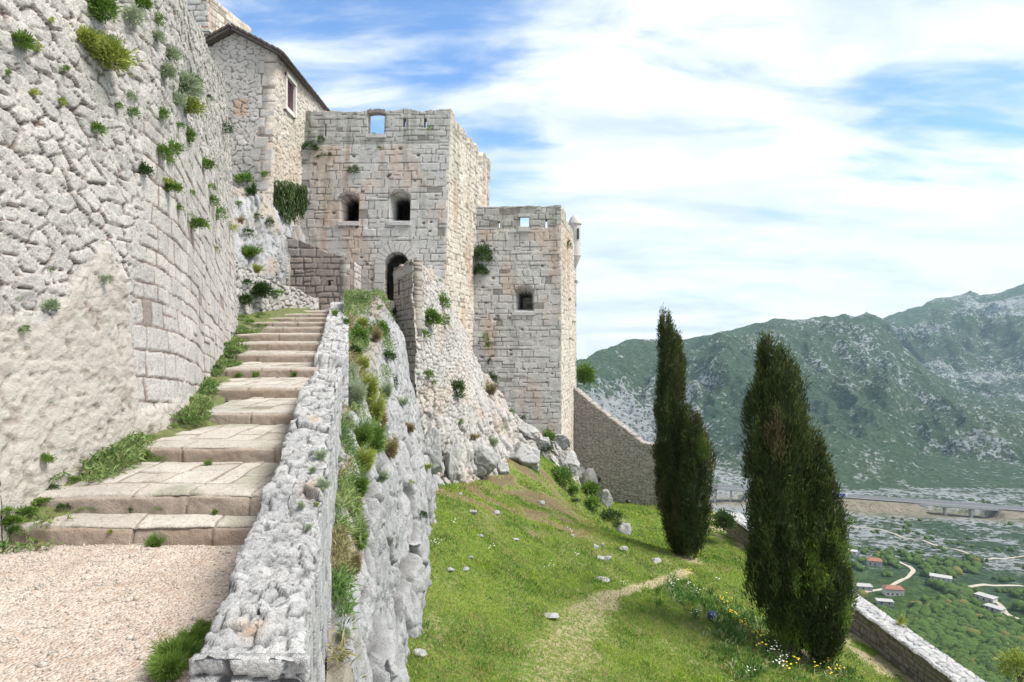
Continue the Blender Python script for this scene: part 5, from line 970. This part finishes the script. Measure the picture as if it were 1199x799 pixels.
for a in [(518, 357, 9, 'g', 'bush', .9, 1.5), (521, 378, 7, 'g', 'bush', .9, 1.5), (502, 375, 13, 'g', 'bush', 1.1, .9), (496, 395, 7, 'g', 'bush', 1, 1), (515, 330, 4, 'g', 'bush', 1, 1), (533, 460, 10, 'd', 'bush', 1, 1.4), (501, 440, 9, 'g', 'bush', 1, 1), (507, 449, 5, 'g', 'bush', 1, 1), (541, 495, 5, 'g', 'bush', 1, 1), (600, 483, 5, 'g', 'bush', 1, 1.3), (575, 460, 8, 'r', 'tuft', 1, 1.6), (577, 445, 7, 'd', 'bush', .9, 1.3), (643, 512, 9, 'g', 'bush', .9, 1.4), (641, 527, 9, 'd', 'bush', 1, 1), (613, 490, 5, 'd', 'bush', 1, 1), (553, 512, 7, 'r', 'tuft', 1.6, .7), (578, 520, 7, 's', 'tuft', 1, 1), (655, 565, 11, 'g', 'bush', 1.2, 1.2), (650, 556, 8, 'g', 'bush', 1, 1), (668, 578, 9, 'g', 'bush', 1.2, .9), (688, 578, 13, 'g', 'bush', .9, 1.2), (690, 594, 10, 'g', 'bush', 1, 1), (672, 590, 7, 'd', 'bush', 1.2, .7), (712, 608, 10, 'd', 'bush', 1.5, .7), (722, 618, 7, 'd', 'bush', 1.4, .7), (590, 505, 5, 's', 'bush', 1, 1)]: plant(*a[:4], 'sloping masonry below the towers', a[4], a[5], a[6])
for a in [(464, 365, 6, 'd', 'bush', .7, 2), (445, 362, 5, 'g', 'bush', 1, 1), (418, 400, 13, 'g', 'bush', .9, 1.3), (412, 420, 13, 'd', 'bush', 1, 1.2), (425, 385, 9, 'y', 'tuft', 1, 1.2), (422, 432, 11, 'y', 'tuft', 1, 1), (447, 388, 9, 'g', 'bush', .7, 1.8), (452, 420, 9, 'd', 'bush', 1.2, 1), (440, 400, 8, 'r', 'tuft', 1, 1.5), (410, 450, 10, 's', 'tuft', .9, 1.8), (416, 475, 13, 's', 'tuft', 1, 1.8), (432, 470, 13, 'y', 'tuft', .9, 2), (437, 490, 12, 'y', 'tuft', .9, 2), (449, 465, 9, 's', 'tuft', 1, 1.7), (446, 500, 10, 'r', 'tuft', .9, 2), (420, 515, 14, 'g', 'tuft', 1.1, 1.4), (434, 530, 18, 'g', 'tuft', 1, 1.3), (425, 548, 14, 'y', 'tuft', 1, 1.4), (408, 500, 9, 's', 'bush', .8, 2), (455, 535, 11, 'r', 'tuft', .8, 1.8), (462, 450, 6, 'd', 'bush', .6, 2.2), (444, 560, 9, 's', 'tuft', 1.3, 1), (418, 580, 13, 'g', 'tuft', .9, 1.6), (415, 605, 11, 'r', 'tuft', .9, 1.7), (418, 640, 13, 'g', 'tuft', .7, 2.1), (413, 670, 11, 'r', 'tuft', .7, 2.1), (478, 505, 7, 'r', 'tuft', 1, 1.6), (470, 475, 6, 's', 'tuft', 1, 1.4), (492, 604, 7, 'd', 'bush', 1.2, .9), (402, 745, 9, 's', 'tuft', 1.1, 1), (400, 775, 6, 'g', 'tuft', .8, 1.3), (480, 565, 5, 'y', 'bush', 1, .8), (500, 548, 6, 'y', 'tuft', 1.4, .6), (405, 380, 6, 'g', 'tuft', 1, 1), (399, 540, 6, 'g', 'bush', 1, .8)]: plant(a[0], a[1], a[2]*1.0, a[3], 'cliff right of the parapet', a[4], a[5], a[6])
for a in [(376, 573, 9, 's'), (352, 596, 6, 's'), (362, 620, 5, 's'), (370, 592, 4, 'y'), (375, 539, 8, 's'), (366, 555, 6, 's'), (392, 370, 5, 'g')]: plant(*a[:4], 'top of the parapet', 'tuft')
for a in [(300, 342, 14, 'd', 1.2, .9), (284, 352, 10, 'd', 1, 1.2), (322, 345, 9, 'g', 1.3, .6), (288, 331, 7, 'd', 1, 1)]: plant(*a[:4], 'low rubble wall', 'bush', a[4], a[5])
for a in [(280, 375, 7, 1.6), (292, 380, 7, 1.5), (305, 372, 6, 1.6), (270, 392, 6, 1.3), (262, 405, 7, 1.2), (258, 420, 8, 1.1), (249, 433, 8, 1), (240, 447, 6, 1.2), (231, 460, 6, 1.3), (223, 470, 7, 1.2), (213, 482, 8, 1.2), (199, 500, 7, 1.4), (176, 514, 6, 1.6), (160, 524, 8, 1.3), (145, 530, 11, 1.3), (172, 535, 8, 1.8), (190, 537, 6, 1.8), (120, 545, 8, 1.6), (105, 552, 8, 1.5), (80, 562, 8, 1.6), (60, 572, 8, 1.6), (52, 588, 9, 1.4), (75, 594, 7, 1.8), (100, 597, 6, 2), (25, 600, 11, 1.7), (8, 612, 13, 1.5), (20, 625, 8, 1.8), (5, 600, 9, 1.2), (150, 597, 4, 2), (185, 597, 4, 2)]: plant(a[0], a[1], a[2], 'g' if (a[0]*7) % 3 else 'd', 'foot of the tall wall', 'bush', a[3], .62)
for a in [(183, 638, 10, 'g'), (102, 497+60, 5, 'g'), (244, 545, 5, 'g'), (300, 442, 5, 'g'), (280, 441, 5, 'g'), (345, 440, 5, 'g'), (252, 602, 4, 'g'), (130, 625, 4, 'y')]: plant(*a[:4], 'stone steps', 'tuft', 1.1, .9)
for a in [(206, 783, 26, 'g'), (225, 760, 17, 'g'), (196, 797, 22, 'g'), (236, 742, 11, 'g')]: plant(*a[:4], 'gravel by the parapet', 'tuft', 1.1, .75, 1.6)
ORD = ['', 'second ', 'third ', 'fourth ', 'fifth ', 'sixth ', 'seventh ', 'eighth ', 'ninth ', 'tenth ', 'eleventh ', 'twelfth ', 'thirteenth ', 'fourteenth ', 'fifteenth ', 'sixteenth ', 'seventeenth ', 'eighteenth ', 'nineteenth ', 'twentieth ']+[f'{k}th ' for k in range(21, 60)]
KEY = {}
for e in PLIST: KEY.setdefault((e[1], e[2], e[3]), []).append(e)
SH = dict(bush='bush', tuft='tuft', hang='hanging plant')
for (wh_, col, sty), L0 in KEY.items():
    L0.sort(key=lambda e: e[5])
    for i, e in enumerate(L0):
        e[0].name = {'bush': 'wall_bush', 'tuft': 'grass_tuft', 'hang': 'hanging_plant'}[sty] if 'steps' not in wh_ and 'gravel' not in wh_ else 'weed'
        e[0]['group'] = 'plants on the '+wh_
        if len(L0) == 1: e[0]['label'] = f'only {col} {SH[sty]} on the {wh_}'
        else: e[0]['label'] = f'{col} {SH[sty]}, {ORD[i]}highest of that colour on the {wh_}'
# ---- weeds covering the ledge between parapet and cliff edge
rs_ = np.random.RandomState(19); n = 30000; yq = rs_.uniform(4.5, 22, n); vv_ = rs_.rand(n)**1.3*1.45; xq = np.array([0.]*n); zq = xq.copy()
xq = np.array([smooth_interp(yq, ky, kx[:, j]) for j in range(5)]); zq = np.array([smooth_interp(yq, ky, kz[:, j]) for j in range(5)]); j0 = np.floor(vv_).astype(int); fr = vv_-j0; ar = np.arange(n); X0 = xq[j0, ar]*(1-fr)+xq[j0+1, ar]*fr; Z0 = zq[j0, ar]*(1-fr)+zq[j0+1, ar]*fr
mk_ = fbm(yq*1.3, vv_*2.0, 0, 4, 7)+.10-.12*vv_; ok = mk_ > .02; X0, Z0, yq, mk_ = X0[ok], Z0[ok], yq[ok], mk_[ok]; n = len(X0); b0 = np.stack([X0+.04+rs_.normal(size=n)*.03, yq, Z0+.03+rs_.rand(n)*.10], -1)
V, F = blades(b0, rs_.normal(size=(n, 3))*.6+np.array([.25, 0, .8]), rs_.uniform(.05, .17, n), rs_.uniform(.008, .016, n)*np.maximum(1, yq/10), 4, bend=.2); tn = np.clip(.5+fbm(yq*1.5, X0*3, 0, 3, 9)+rs_.uniform(-.2, .2, n), 0, 1)
M['weeds'] = leafmat('ledge weeds', (.09, .17, .04), (.27, .34, .13), tr=.25, dry=(.30, .25, .13))
tag(mesh('weeds', V, F, M['weeds'], pack(np.repeat(tn, 4), np.repeat((fbm(yq*.8, X0*2, 3, 3, 12) > .12)*.8, 4)), origin=(-2, 12, -1), smooth=False), 'low mixed weeds and grass covering the rocky ledge beside the parapet', 'weeds', kind='stuff')
# ---- small weeds in the angle between the tall wall and the steps
rs_ = np.random.RandomState(29); n = 26000; yq = rs_.uniform(4.3, 19, n); wq = np.interp(yq, WL[:, 1], WL[:, 0]); uq_ = rs_.rand(n)**1.4; xq = wq+.02+uq_*np.interp(yq, [5, 6.5, 10, 17, 19], [.5, .28, .28, .4, .8]); dn_ = fbm(yq*1.6, xq*1.5, 0, 4, 17)
ok = dn_ > -.12+.25*uq_; xq, yq, dn_, wq = xq[ok], yq[ok], dn_[ok], wq[ok]; n = len(xq); zq = np.interp(yq, [s[2] for s in ST], [s[0]+.07 for s in ST])+.10*(1-np.clip((xq-wq)/.3, 0, 1)); zq = np.where(yq < 5.3, yard_z(xq, yq), zq)
zq = np.maximum(zq, np.interp(yq, np.array([s_ for st_ in ST for s_ in (st_[2]-.01, st_[2])]), np.array([s_ for a_, st_ in enumerate(ST) for s_ in ((ST[a_][0]), st_[1])])))
V, F = blades(np.stack([xq, yq, zq+.05*rs_.rand(n)], -1), rs_.normal(size=(n, 3))*.7+np.array([.25, -.1, .7]), rs_.uniform(.03, .085, n)*(1+.8*ss(.1, .5, dn_)), rs_.uniform(.010, .02, n)*np.maximum(1, yq/9), 5, bend=.2); tn = np.clip(.4+.8*fbm(yq*2, xq*3, 0, 3, 19)+rs_.uniform(-.2, .2, n), 0, 1)
tag(mesh('weeds', V, F, M['weeds'], pack(np.repeat(tn, 4), np.repeat((rs_.rand(n) < .1)*.8, 4)), origin=(-4.5, 10, -1), smooth=False), 'low green weeds growing along the foot of the tall left wall', 'weeds', kind='stuff')
# ---- cypresses
def cypress(name, px_c, base_py, Y, lobes, label, seed, lt):
    """lobes: (x offset px at axis, [(photo y, half width px, centre px)...])"""
    bp = at(px_c, base_py, Y); bp[2] = float(lawn_z(bp[0], bp[1])); t = thing(name, bp, label, 'tree'); rs_ = np.random.RandomState(seed); m_ = Y/800.
    V_all, F_all, A_all, nn_ = [], [], [], 0; core = MB()
    for li, prof in enumerate(lobes):
        prof = np.array(prof, float); prof = prof[np.argsort(-prof[:, 0])]; zz = EL(prof[:, 0])*Y; rr_ = prof[:, 1]*m_*.84; zz = zz-.16*(zz-zz.min())/(zz.max()-zz.min()); cc = PX(prof[:, 2])*Y; z0, z1 = zz[0], zz[-1]; yoff = (.35 if li else 0)*(-1 if li % 2 else 1)
        # clumps on the envelope
        Hh = z1-z0; nc = int(150*Hh*rr_.max()*1.3); z = z0+Hh*rs_.rand(nc); r_ = np.interp(z, zz, rr_); keep = rs_.rand(nc) < (r_/rr_.max()+.1); z, r_ = z[keep], r_[keep]; th_ = rs_.uniform(0, 2*math.pi, len(z))
        lump = 1+.20*fbm(th_*1.4+li*9, z*.8, 0, 3, seed)+.17*vn(th_*3.5, z*1.6, 0, seed+3); fl_ = 1-2*np.abs(vn(th_*2.6+.4*vn(z*1.2, th_, 0, 4), z*.45, 0, seed+9)); rad = r_*(lump-.24*ss(.2, .9, fl_))*rs_.uniform(.84, 1.06, len(z))*(1+.12*(rs_.rand(len(z)) < .04)); z = z+.12*rs_.rand(len(z))
        c0 = np.stack([np.interp(z, zz, cc)+rad*np.cos(th_), Y+yoff+rad*np.sin(th_)*.95, z], -1); tn = np.clip(.35+.5*fbm(th_*2, z*1.2, 0, 3, seed+7)+rs_.uniform(-.25, .25, len(z)), 0, 1)
        k = 52; n = len(z)*k; cl = np.repeat(np.arange(len(z)), k); g = rs_.normal(size=(n, 3))*np.array([.05, .05, .15]); out_ = np.stack([np.cos(th_), np.sin(th_), 0*th_], -1)[cl]
        base = c0[cl]+g; d = np.array([0, 0, 1.])+out_*.45+rs_.normal(size=(n, 3))*.35
        lf = lt(base, cl, rs_) if lt else np.zeros(n)
        V, F = blades(base, d, rs_.uniform(.07, .17, n), rs_.uniform(.016, .034, n), seed+li); V_all.append(V); F_all.append(F+nn_); nn_ += len(V); brn = (ss(.28, .42, fbm(th_*1.2+3, z*1.0, 0, 3, seed+13)) > rs_.rand(len(z)))*.75; tip_ = ss(.06, .28, g[:, 2]); A_all.append(pack(np.repeat(np.clip(tn[cl]*.8-.1+.45*tip_+rs_.uniform(-.15, .25, n), 0, 1), 4), np.repeat(lf, 4), np.repeat(brn[cl]*(rs_.rand(n) < .6), 4)))
        # solid dark core added inside the crown to block light
        q = np.linspace(0, 1, 26); a = np.arange(18)*2*math.pi/18; Zc = z0+.1+(Hh-.35)*q; Rc = np.interp(Zc, zz, rr_)*.66; Vc = np.stack([np.interp(Zc, zz, cc)[:, None]+Rc[:, None]*np.cos(a), Y+yoff+Rc[:, None]*np.sin(a)*.95, Zc[:, None]+0*a], -1); Vc[..., :2] += .05*rs_.normal(size=Vc[..., :2].shape)
        i = np.arange(18); j = (i+1) % 18; Fc = np.concatenate([np.stack([k_*18+i, k_*18+j, (k_+1)*18+j, (k_+1)*18+i], -1) for k_ in range(25)]); V_all.append(Vc.reshape(-1, 3)); F_all.append(Fc+nn_); nn_ += Vc.size//3; A_all.append(pack(np.full(Vc.size//3, .1), 0.))
    mesh('crown', np.concatenate(V_all), np.concatenate(F_all), M['cyp'], np.concatenate(A_all), t, smooth=False)
    b = MB(); top_ = bp+np.array([0, 0, 3.]); b.tube(bp-np.array([0, 0, .3]), bp+np.array([.02, 0, .5]), .2, .13, 10); b.tube(bp+np.array([.02, 0, .5]), top_, .13, .06, 8)
    for k in range(5): a = k*1.26+.3; b.tube(bp+np.array([0, 0, .15+.06*k]), bp+np.array([.35*math.cos(a), .35*math.sin(a), .9+.1*k]), .05, .02, 6)
    b.build('trunk', M['bark'], t, smooth=True); return t
YA, YB = 17.2, 24.6
def lt_front(b, cl, rs_):  # lower right of the crown painted lighter green, as sunlit
    h = fbm(b[:, 0]*1.3, b[:, 2]*.7, b[:, 1], 3, 5)+.25*rs_.rand(len(b)); low = ss(-3.2, -5.6, b[:, 2])*ss(6.2, 7.2, b[:, 0]); return np.clip(ss(.12, .35, h)*low*1.1+.10*(rs_.rand(len(b)) < .2), 0, 1)
def lt_back(b, cl, rs_):  # right side painted lighter green where the sun would catch it
    h = fbm(b[:, 0]*1.5, b[:, 2]*.8, b[:, 1], 3, 6); return np.clip(ss(.05, .4, h)*.45*ss(5.9, 6.6, b[:, 0])+.08*(rs_.rand(len(b)) < .2), 0, 1)
cypress('cypress_tree', 930, 762, YA, [[(398, 7, 901), (420, 19, 905), (450, 30, 909), (480, 38, 911), (520, 44, 913), (560, 46, 916), (600, 48, 917), (640, 48, 918), (680, 46, 922), (720, 38, 928), (745, 26, 934), (762, 12, 940)],
     [(500, 3, 944), (530, 11, 950), (560, 19, 953), (600, 24, 956), (640, 29, 957), (680, 32, 958), (720, 30, 958), (752, 20, 955), (768, 10, 952)], [(540, 3, 966), (565, 7, 968), (600, 9, 968), (625, 6, 964)]],
     'wide dark cypress nearest the camera beside the terrace wall', 21, lt_front)
cypress('cypress_tree', 801, 655, YB, [[(367, 4, 779), (385, 11, 781), (400, 15, 784), (430, 18, 785), (460, 18, 784), (500, 19, 784), (540, 20, 785), (580, 20, 787), (610, 18, 791), (635, 14, 796), (650, 8, 800)],
     [(478, 3, 803), (490, 13, 806), (510, 20, 806), (540, 25, 806), (570, 25, 806), (600, 24, 806), (625, 19, 806), (645, 11, 803)]], 'slender tall cypress with second lobe on its right, farther down the lawn', 22, lt_back)
# ---- grass on the lawn
rs = np.random.RandomState(77); n = 330000; gy = rs.uniform(11**.35, 40**.35, n)**(1/.35); gx = rs.uniform(-.17, .62, n)*gy; ok = (gx > -4) & (gx < 10.0); gx, gy = gx[ok], gy[ok]
bb_, hl_ = bare(gx, gy); dn = fbm(gx*2.5, gy*2.5, 0, 3, 81); ok = rs.rand(len(gx)) < np.clip(1.15-bb_*1.05+.3*dn+.05*hl_, .06, 1); gx, gy, bb_, hl_, dn = gx[ok], gy[ok], bb_[ok], hl_[ok], dn[ok]; gz = lawn_z(gx, gy); n = len(gx); print('grass', n)
hgt = .045+.03*rs.rand(n)+.10*ss(.12, .5, fbm(gx*1.6, gy*1.6, 0, 4, 83))*(rs.rand(n) < .5); hgt *= (1-.4*bb_); d = rs.normal(size=(n, 3))*.45+np.array([0, 0, 1.])
w0 = (.010+.006*rs.rand(n))*np.maximum(1, gy/14); V, F = blades(np.stack([gx, gy, gz-.01], -1), d, hgt*(1+.02*gy), w0, 3, bend=.2)
tn = np.clip(.5+.9*fbm(gx*1.1, gy*1.1, 0, 4, 85)+.7*fbm(gx*5, gy*5, 0, 2, 86)+rs.uniform(-.3, .3, n), 0, 1); dry = np.clip((rs.rand(n) < .14+.3*bb_+.6*hl_+.25*ss(.1, .5, fbm(gx*.8, gy*.8, 2, 3, 88)))*1., 0, 1)
M['grass'] = leafmat('lawn grass', (.065, .18, .018), (.28, .40, .045), tr=.3, dry=(.36, .29, .13))
tag(mesh('grass', V, F, M['grass'], pack(np.repeat(tn, 4), np.repeat(dry, 4)), origin=(3, 20, -7), smooth=False), 'short green and straw coloured grass covering the sloping lawn', 'grass', kind='stuff')
# tall herbs and flowers of the bed before the front cypress
def on_lawn(px, py):
    h = hit(px, py); return None if h is None else h[0]
def herb_bed(n, seed):
    rs_ = np.random.RandomState(seed); out_ = []
    c = np.array([(785, 692), (800, 700), (820, 705), (845, 715), (865, 728), (885, 735), (905, 745), (915, 757), (850, 740), (830, 722), (868, 752), (890, 770), (925, 775), (960, 782), (990, 790), (880, 790), (855, 770)], float)
    for i in range(n):
        q = c[rs_.randint(len(c))]+rs_.normal(size=2)*(12, 6); out_.append(q)
    return out_
BL = []; 
for i, q in enumerate(herb_bed(420, 4)):
    p = on_lawn(*q)
    if p is None: continue
    rs_ = np.random.RandomState(i); k = 15; dd = rs_.normal(size=(k, 3))*.4+np.array([0, 0, 1.]); BL.append((p+rs_.normal(size=(k, 3))*(.05, .05, 0), dd, rs_.uniform(.12, .38, k)*(1.2 if q[1] < 745 else .9), np.full(k, .022), np.full(k, rs_.rand()), np.full(k, 1.*(rs_.rand() < .14))))
bb0 = [np.concatenate([b_[j] for b_ in BL]) for j in range(6)]; V, F = blades(bb0[0], bb0[1], bb0[2], bb0[3], 8, bend=.3)
M['herb'] = leafmat('broad herb leaves', (.04, .10, .02), (.12, .24, .05), tr=.25, dry=(.34, .38, .18))
tag(mesh('tall_grass', V, F, M['herb'], pack(np.repeat(bb0[4], 4), np.repeat(bb0[5], 4)), origin=(6, 17, -7.5), smooth=False), 'tall dark green iris leaves and herbs in front of the front cypress', 'undergrowth', kind='stuff')
def petals(pts, mat, name, label, size=.03):
    Vs, Fs_, n0 = [], [], 0; bv, bf = ICO[1]
    for i, q in enumerate(pts):
        p = on_lawn(*q)
        if p is None: continue
        rs_ = np.random.RandomState(i*3+5)
        for _ in range(5):
            c = p+np.array([*rs_.normal(size=2)*.07, .16+.16*rs_.rand()]); Vs.append(bv*size*rs_.uniform(.6, 1.2)*(1, 1, .6)+c); Fs_.append(bf+n0); n0 += len(bv)
    return tag(mesh(name, np.concatenate(Vs), np.concatenate(Fs_), mat, origin=(6, 17, -7.5), smooth=False), label, 'flowers', kind='stuff')
rs_ = np.random.RandomState(3)
petals([(850, 712), (848, 708), (857, 728), (862, 730), (872, 738), (890, 752), (893, 757), (884, 750), (888, 765), (871, 740), (960, 790), (966, 785), (975, 797), (985, 792), (935, 785), (927, 790), (803, 680), (806, 677)], plain('yellow petals', (.80, .58, .04), .6, .1), 'yellow_flowers', 'small yellow flowers in the tall herbs by the front cypress', .028)
petals([(788, 690), (791, 692), (808, 694), (838, 733), (815, 727), (905, 765), (912, 770), (918, 778), (908, 785), (915, 790), (920, 784), (900, 772), (937, 750), (880, 795), (842, 688), (820, 700)]+[(rs_.uniform(500, 760), rs_.uniform(600, 700)) for _ in range(8)], plain('white petals', (.8, .8, .76), .6, .05), 'white_flowers', 'tiny white flowers scattered over lawn and herbs', .02)
# ---- stones on the lawn
M['boulder'] = stone('pale boulder', (.43, .43, .42), (.30, .30, .30), (.3, .3, .3), gamt=.5)
def boulder(px, py, rx, rz, label, seed, name='boulder', sub=4, sy=1.):
    h = hit(px, py)
    if h is None: return
    p = h[0]; m_ = p[1]/800; bv, bf = ICO[sub]; q = bv*1.0; f1, f2, i_, _, _ = voro(q[:, 0]*1.2+seed, q[:, 2]*1.2+q[:, 1]*.8, seed, .8)
    rf = np.random.RandomState(seed); pn = rf.normal(size=(15, 3)); pn /= np.linalg.norm(pn, axis=1, keepdims=True); pd = rf.uniform(.62, 1.0, 15); dt_ = q@pn.T; r_ = np.min(np.where(dt_ > .12, pd/np.maximum(dt_, .12), 9), axis=1); r_ = np.minimum(r_, 1.25)+.16*fbm(q[:, 0]*1.6+seed, q[:, 1]*1.6, q[:, 2]*1.6, 4, seed)-.07*(1-ss(0, .12, f2-f1))+.07*(.4-2*np.abs(fbm(q[:, 0]*4, q[:, 1]*4, q[:, 2]*4, 4, seed)))
    Vb = q*r_[:, None]*np.array([rx, rx*.8*sy, rz])*m_; return tag(mesh(name, Vb+p+np.array([0, 0, rz*m_*.25]), bf, M['boulder'], pack(i_, ss(0, .1, f2-f1)), origin=p), label, 'rock')
for k, a in enumerate([(731, 626, 9, 11, 'tall pale boulder at the tip of the rocky spur'), (731, 645, 6, 4, 'grey rounded stone right below the tip of the spur'), (768, 659, 6, 4, 'grey stone on the lawn left of the slender cypress'), (703, 655, 5, 3, 'flat stone in the group of four below the spur'), (710, 655, 6, 3, 'right hand stone in the group below the spur'), (697, 641, 4, 3, 'upper left stone in the group below the spur'), (705, 640, 3, 3, 'upper right stone in the group below the spur'), (704, 680, 8, 2.5, 'flat pale stone beside the dirt path'), (643, 722, 10, 3, 'long flat white stone in the middle of the lawn'), (581, 602, 4, 3, 'pale stone high on the dry mound'), (553, 601, 5, 3, 'white stone left of the mound stone group'), (562, 628, 4, 2, 'flat white stone under the dry mound'), (603, 632, 5, 1.5, 'long flat stone at the lower edge of the mound'), (550, 654, 4, 2, 'small pale stone on the green slope'), (545, 668, 4, 2.5, 'grey stone in the weeds of the slope'), (527, 668, 5, 2, 'brownish stone left in the weeds of the slope'), (484, 637, 8, 3, 'tan stone at the foot of the cliff'), (492, 768, 8, 6, 'round grey rock low at the foot of the cliff'), (457, 790, 9, 12, 'split grey rock at the bottom edge beside the cliff'), (634, 590, 5, 3, 'small pale stone on the right of the mound'), (670, 628, 3, 2, 'tiny pale stone above the path'), (538, 580, 4, 2.5, 'small white stone near the rock face')]): boulder(*a[:4], a[4], 700+k)
for k, a in enumerate([(613, 540, 26, 20, 'large grey boulder in the middle of the rock band'), (560, 540, 20, 19, 'dark cracked rock left in the rock band'), (636, 522, 12, 10, 'small block between shrub and large boulder'), (617, 508, 13, 9, 'rounded rock above the large boulder'), (664, 545, 13, 13, 'pale rock under the corner of the lower tower'), (690, 570, 9, 16, 'slanting pale rock between two ivy clumps'), (709, 592, 8, 13, 'narrow pale rock lower on the spur'), (529, 548, 11, 22, 'steep rock slab left of the dark cracked rock'), (587, 553, 10, 9, 'small grey rock beside the large boulder'), (505, 540, 14, 27, 'tall pale rock slab at the left end of the rock band'), (655, 520, 14, 10, 'pale ledge rock directly under the tower corner'), (677, 556, 10, 10, 'pale jointed rock under the side of the lower tower')]): boulder(*a[:4], a[4], 740+k, 'rock_outcrop', 5)
# blue plastic bag in the bed
h = hit(834, 727)
if h:
    bv, bf = ICO[4]; r_ = 1+.35*fbm(bv[:, 0]*1.6, bv[:, 1]*1.6, bv[:, 2]*1.6, 3, 5)+.08*fbm(bv[:, 0]*7, bv[:, 1]*7, bv[:, 2]*7, 2, 6)
    tag(mesh('plastic_bag', bv*r_[:, None]*(.12, .10, .13)+h[0]+np.array([0, 0, .12]), bf, plain('blue plastic', (.03, .07, .22), .4, .3), None, origin=h[0]), 'crumpled dark blue plastic bag in the herbs left of the front cypress', 'bag')
# bush behind the lower tower, bush between the cypresses
def bush(px, py, Y, rx, rz, label, col, seed, zfix=None):
    c = at(px, py, Y); m_ = Y/800; t = thing('shrub', c-np.array([0, 0, rz*m_]), label, 'shrub')
    leafy('foliage', c, 2600, (rx*m_, rx*m_*.8, rz*m_), .10*max(1, Y/30), .045*max(1, Y/30), M[col], seed, up=.3, parent=t)
    b = MB()
    for k in range(4): b.tube(c-np.array([0, 0, rz*m_*.6]), c+np.array([.3*rx*m_*math.cos(k*1.6), .3*rx*m_*math.sin(k*1.6), rz*m_*.3]), .05, .015, 6)
    b.build('stem', M['bark'], t)
bush(684, 441, 44, 12, 16, 'round green bush peeping out behind the lower tower', 'g_mid', 31); bush(848, 612, 29.5, 18, 15, 'dark shrub by the terrace wall between the two cypresses', 'g_dark', 32)
bush(1195, 785, 24, 24, 26, 'yellow green tree crown in the lower right corner beyond the wall', 'g_yel', 33)
p = hit(1056, 733)
if p: leafy('weed', p[0], 200, (.12, .12, .22), .12, .02, M['g_yel'], 9, up=1., style='tuft'); o = C.objects[-1]; tag(o, 'thin yellow green weed growing from the terrace wall coping', 'plant')
# low dry twigs under the front cypress
rs_ = np.random.RandomState(6); n = 500; tx = 7.0+rs_.normal(size=n)*.9; ty = 17.0+rs_.normal(size=n)*.7; tz = lawn_z(tx, ty); V, F = blades(np.stack([tx, ty, tz], -1), rs_.normal(size=(n, 3))*(1, 1, .5)+(0, 0, .5), rs_.uniform(.1, .4, n), np.full(n, .014), 3)
tag(mesh('dead_twigs', V, F, M['g_dry'], pack(np.repeat(rs_.rand(n), 4), 1.), origin=(7, 17, -7.8), smooth=False), 'dry brown twigs and grass under the front cypress', 'twigs', kind='stuff')
# ================================================================ HAZE
def haze(x0, x1, y0, y1, z0, z1, dens):
    m, t = newmat('haze'); k = NT(t); v = k.n('ShaderNodeVolumePrincipled'); v.inputs['Color'].default_value = (.55, .78, 1., 1); v.inputs['Density'].default_value = dens; v.inputs['Anisotropy'].default_value = .2
    o = k.n('ShaderNodeOutputMaterial'); k.l(v.outputs[0], o.inputs['Volume']); V, F = box_v(x0, x1, y0, y1, z0, z1); h = mesh('haze', V, F, m, None, origin=(0, 0, z0), smooth=False)
    tag(h, 'thin blue air haze over the valley and mountains', 'haze', kind='stuff')
haze(-7000, 7000, -450, 4300, -263, 620, .00008)
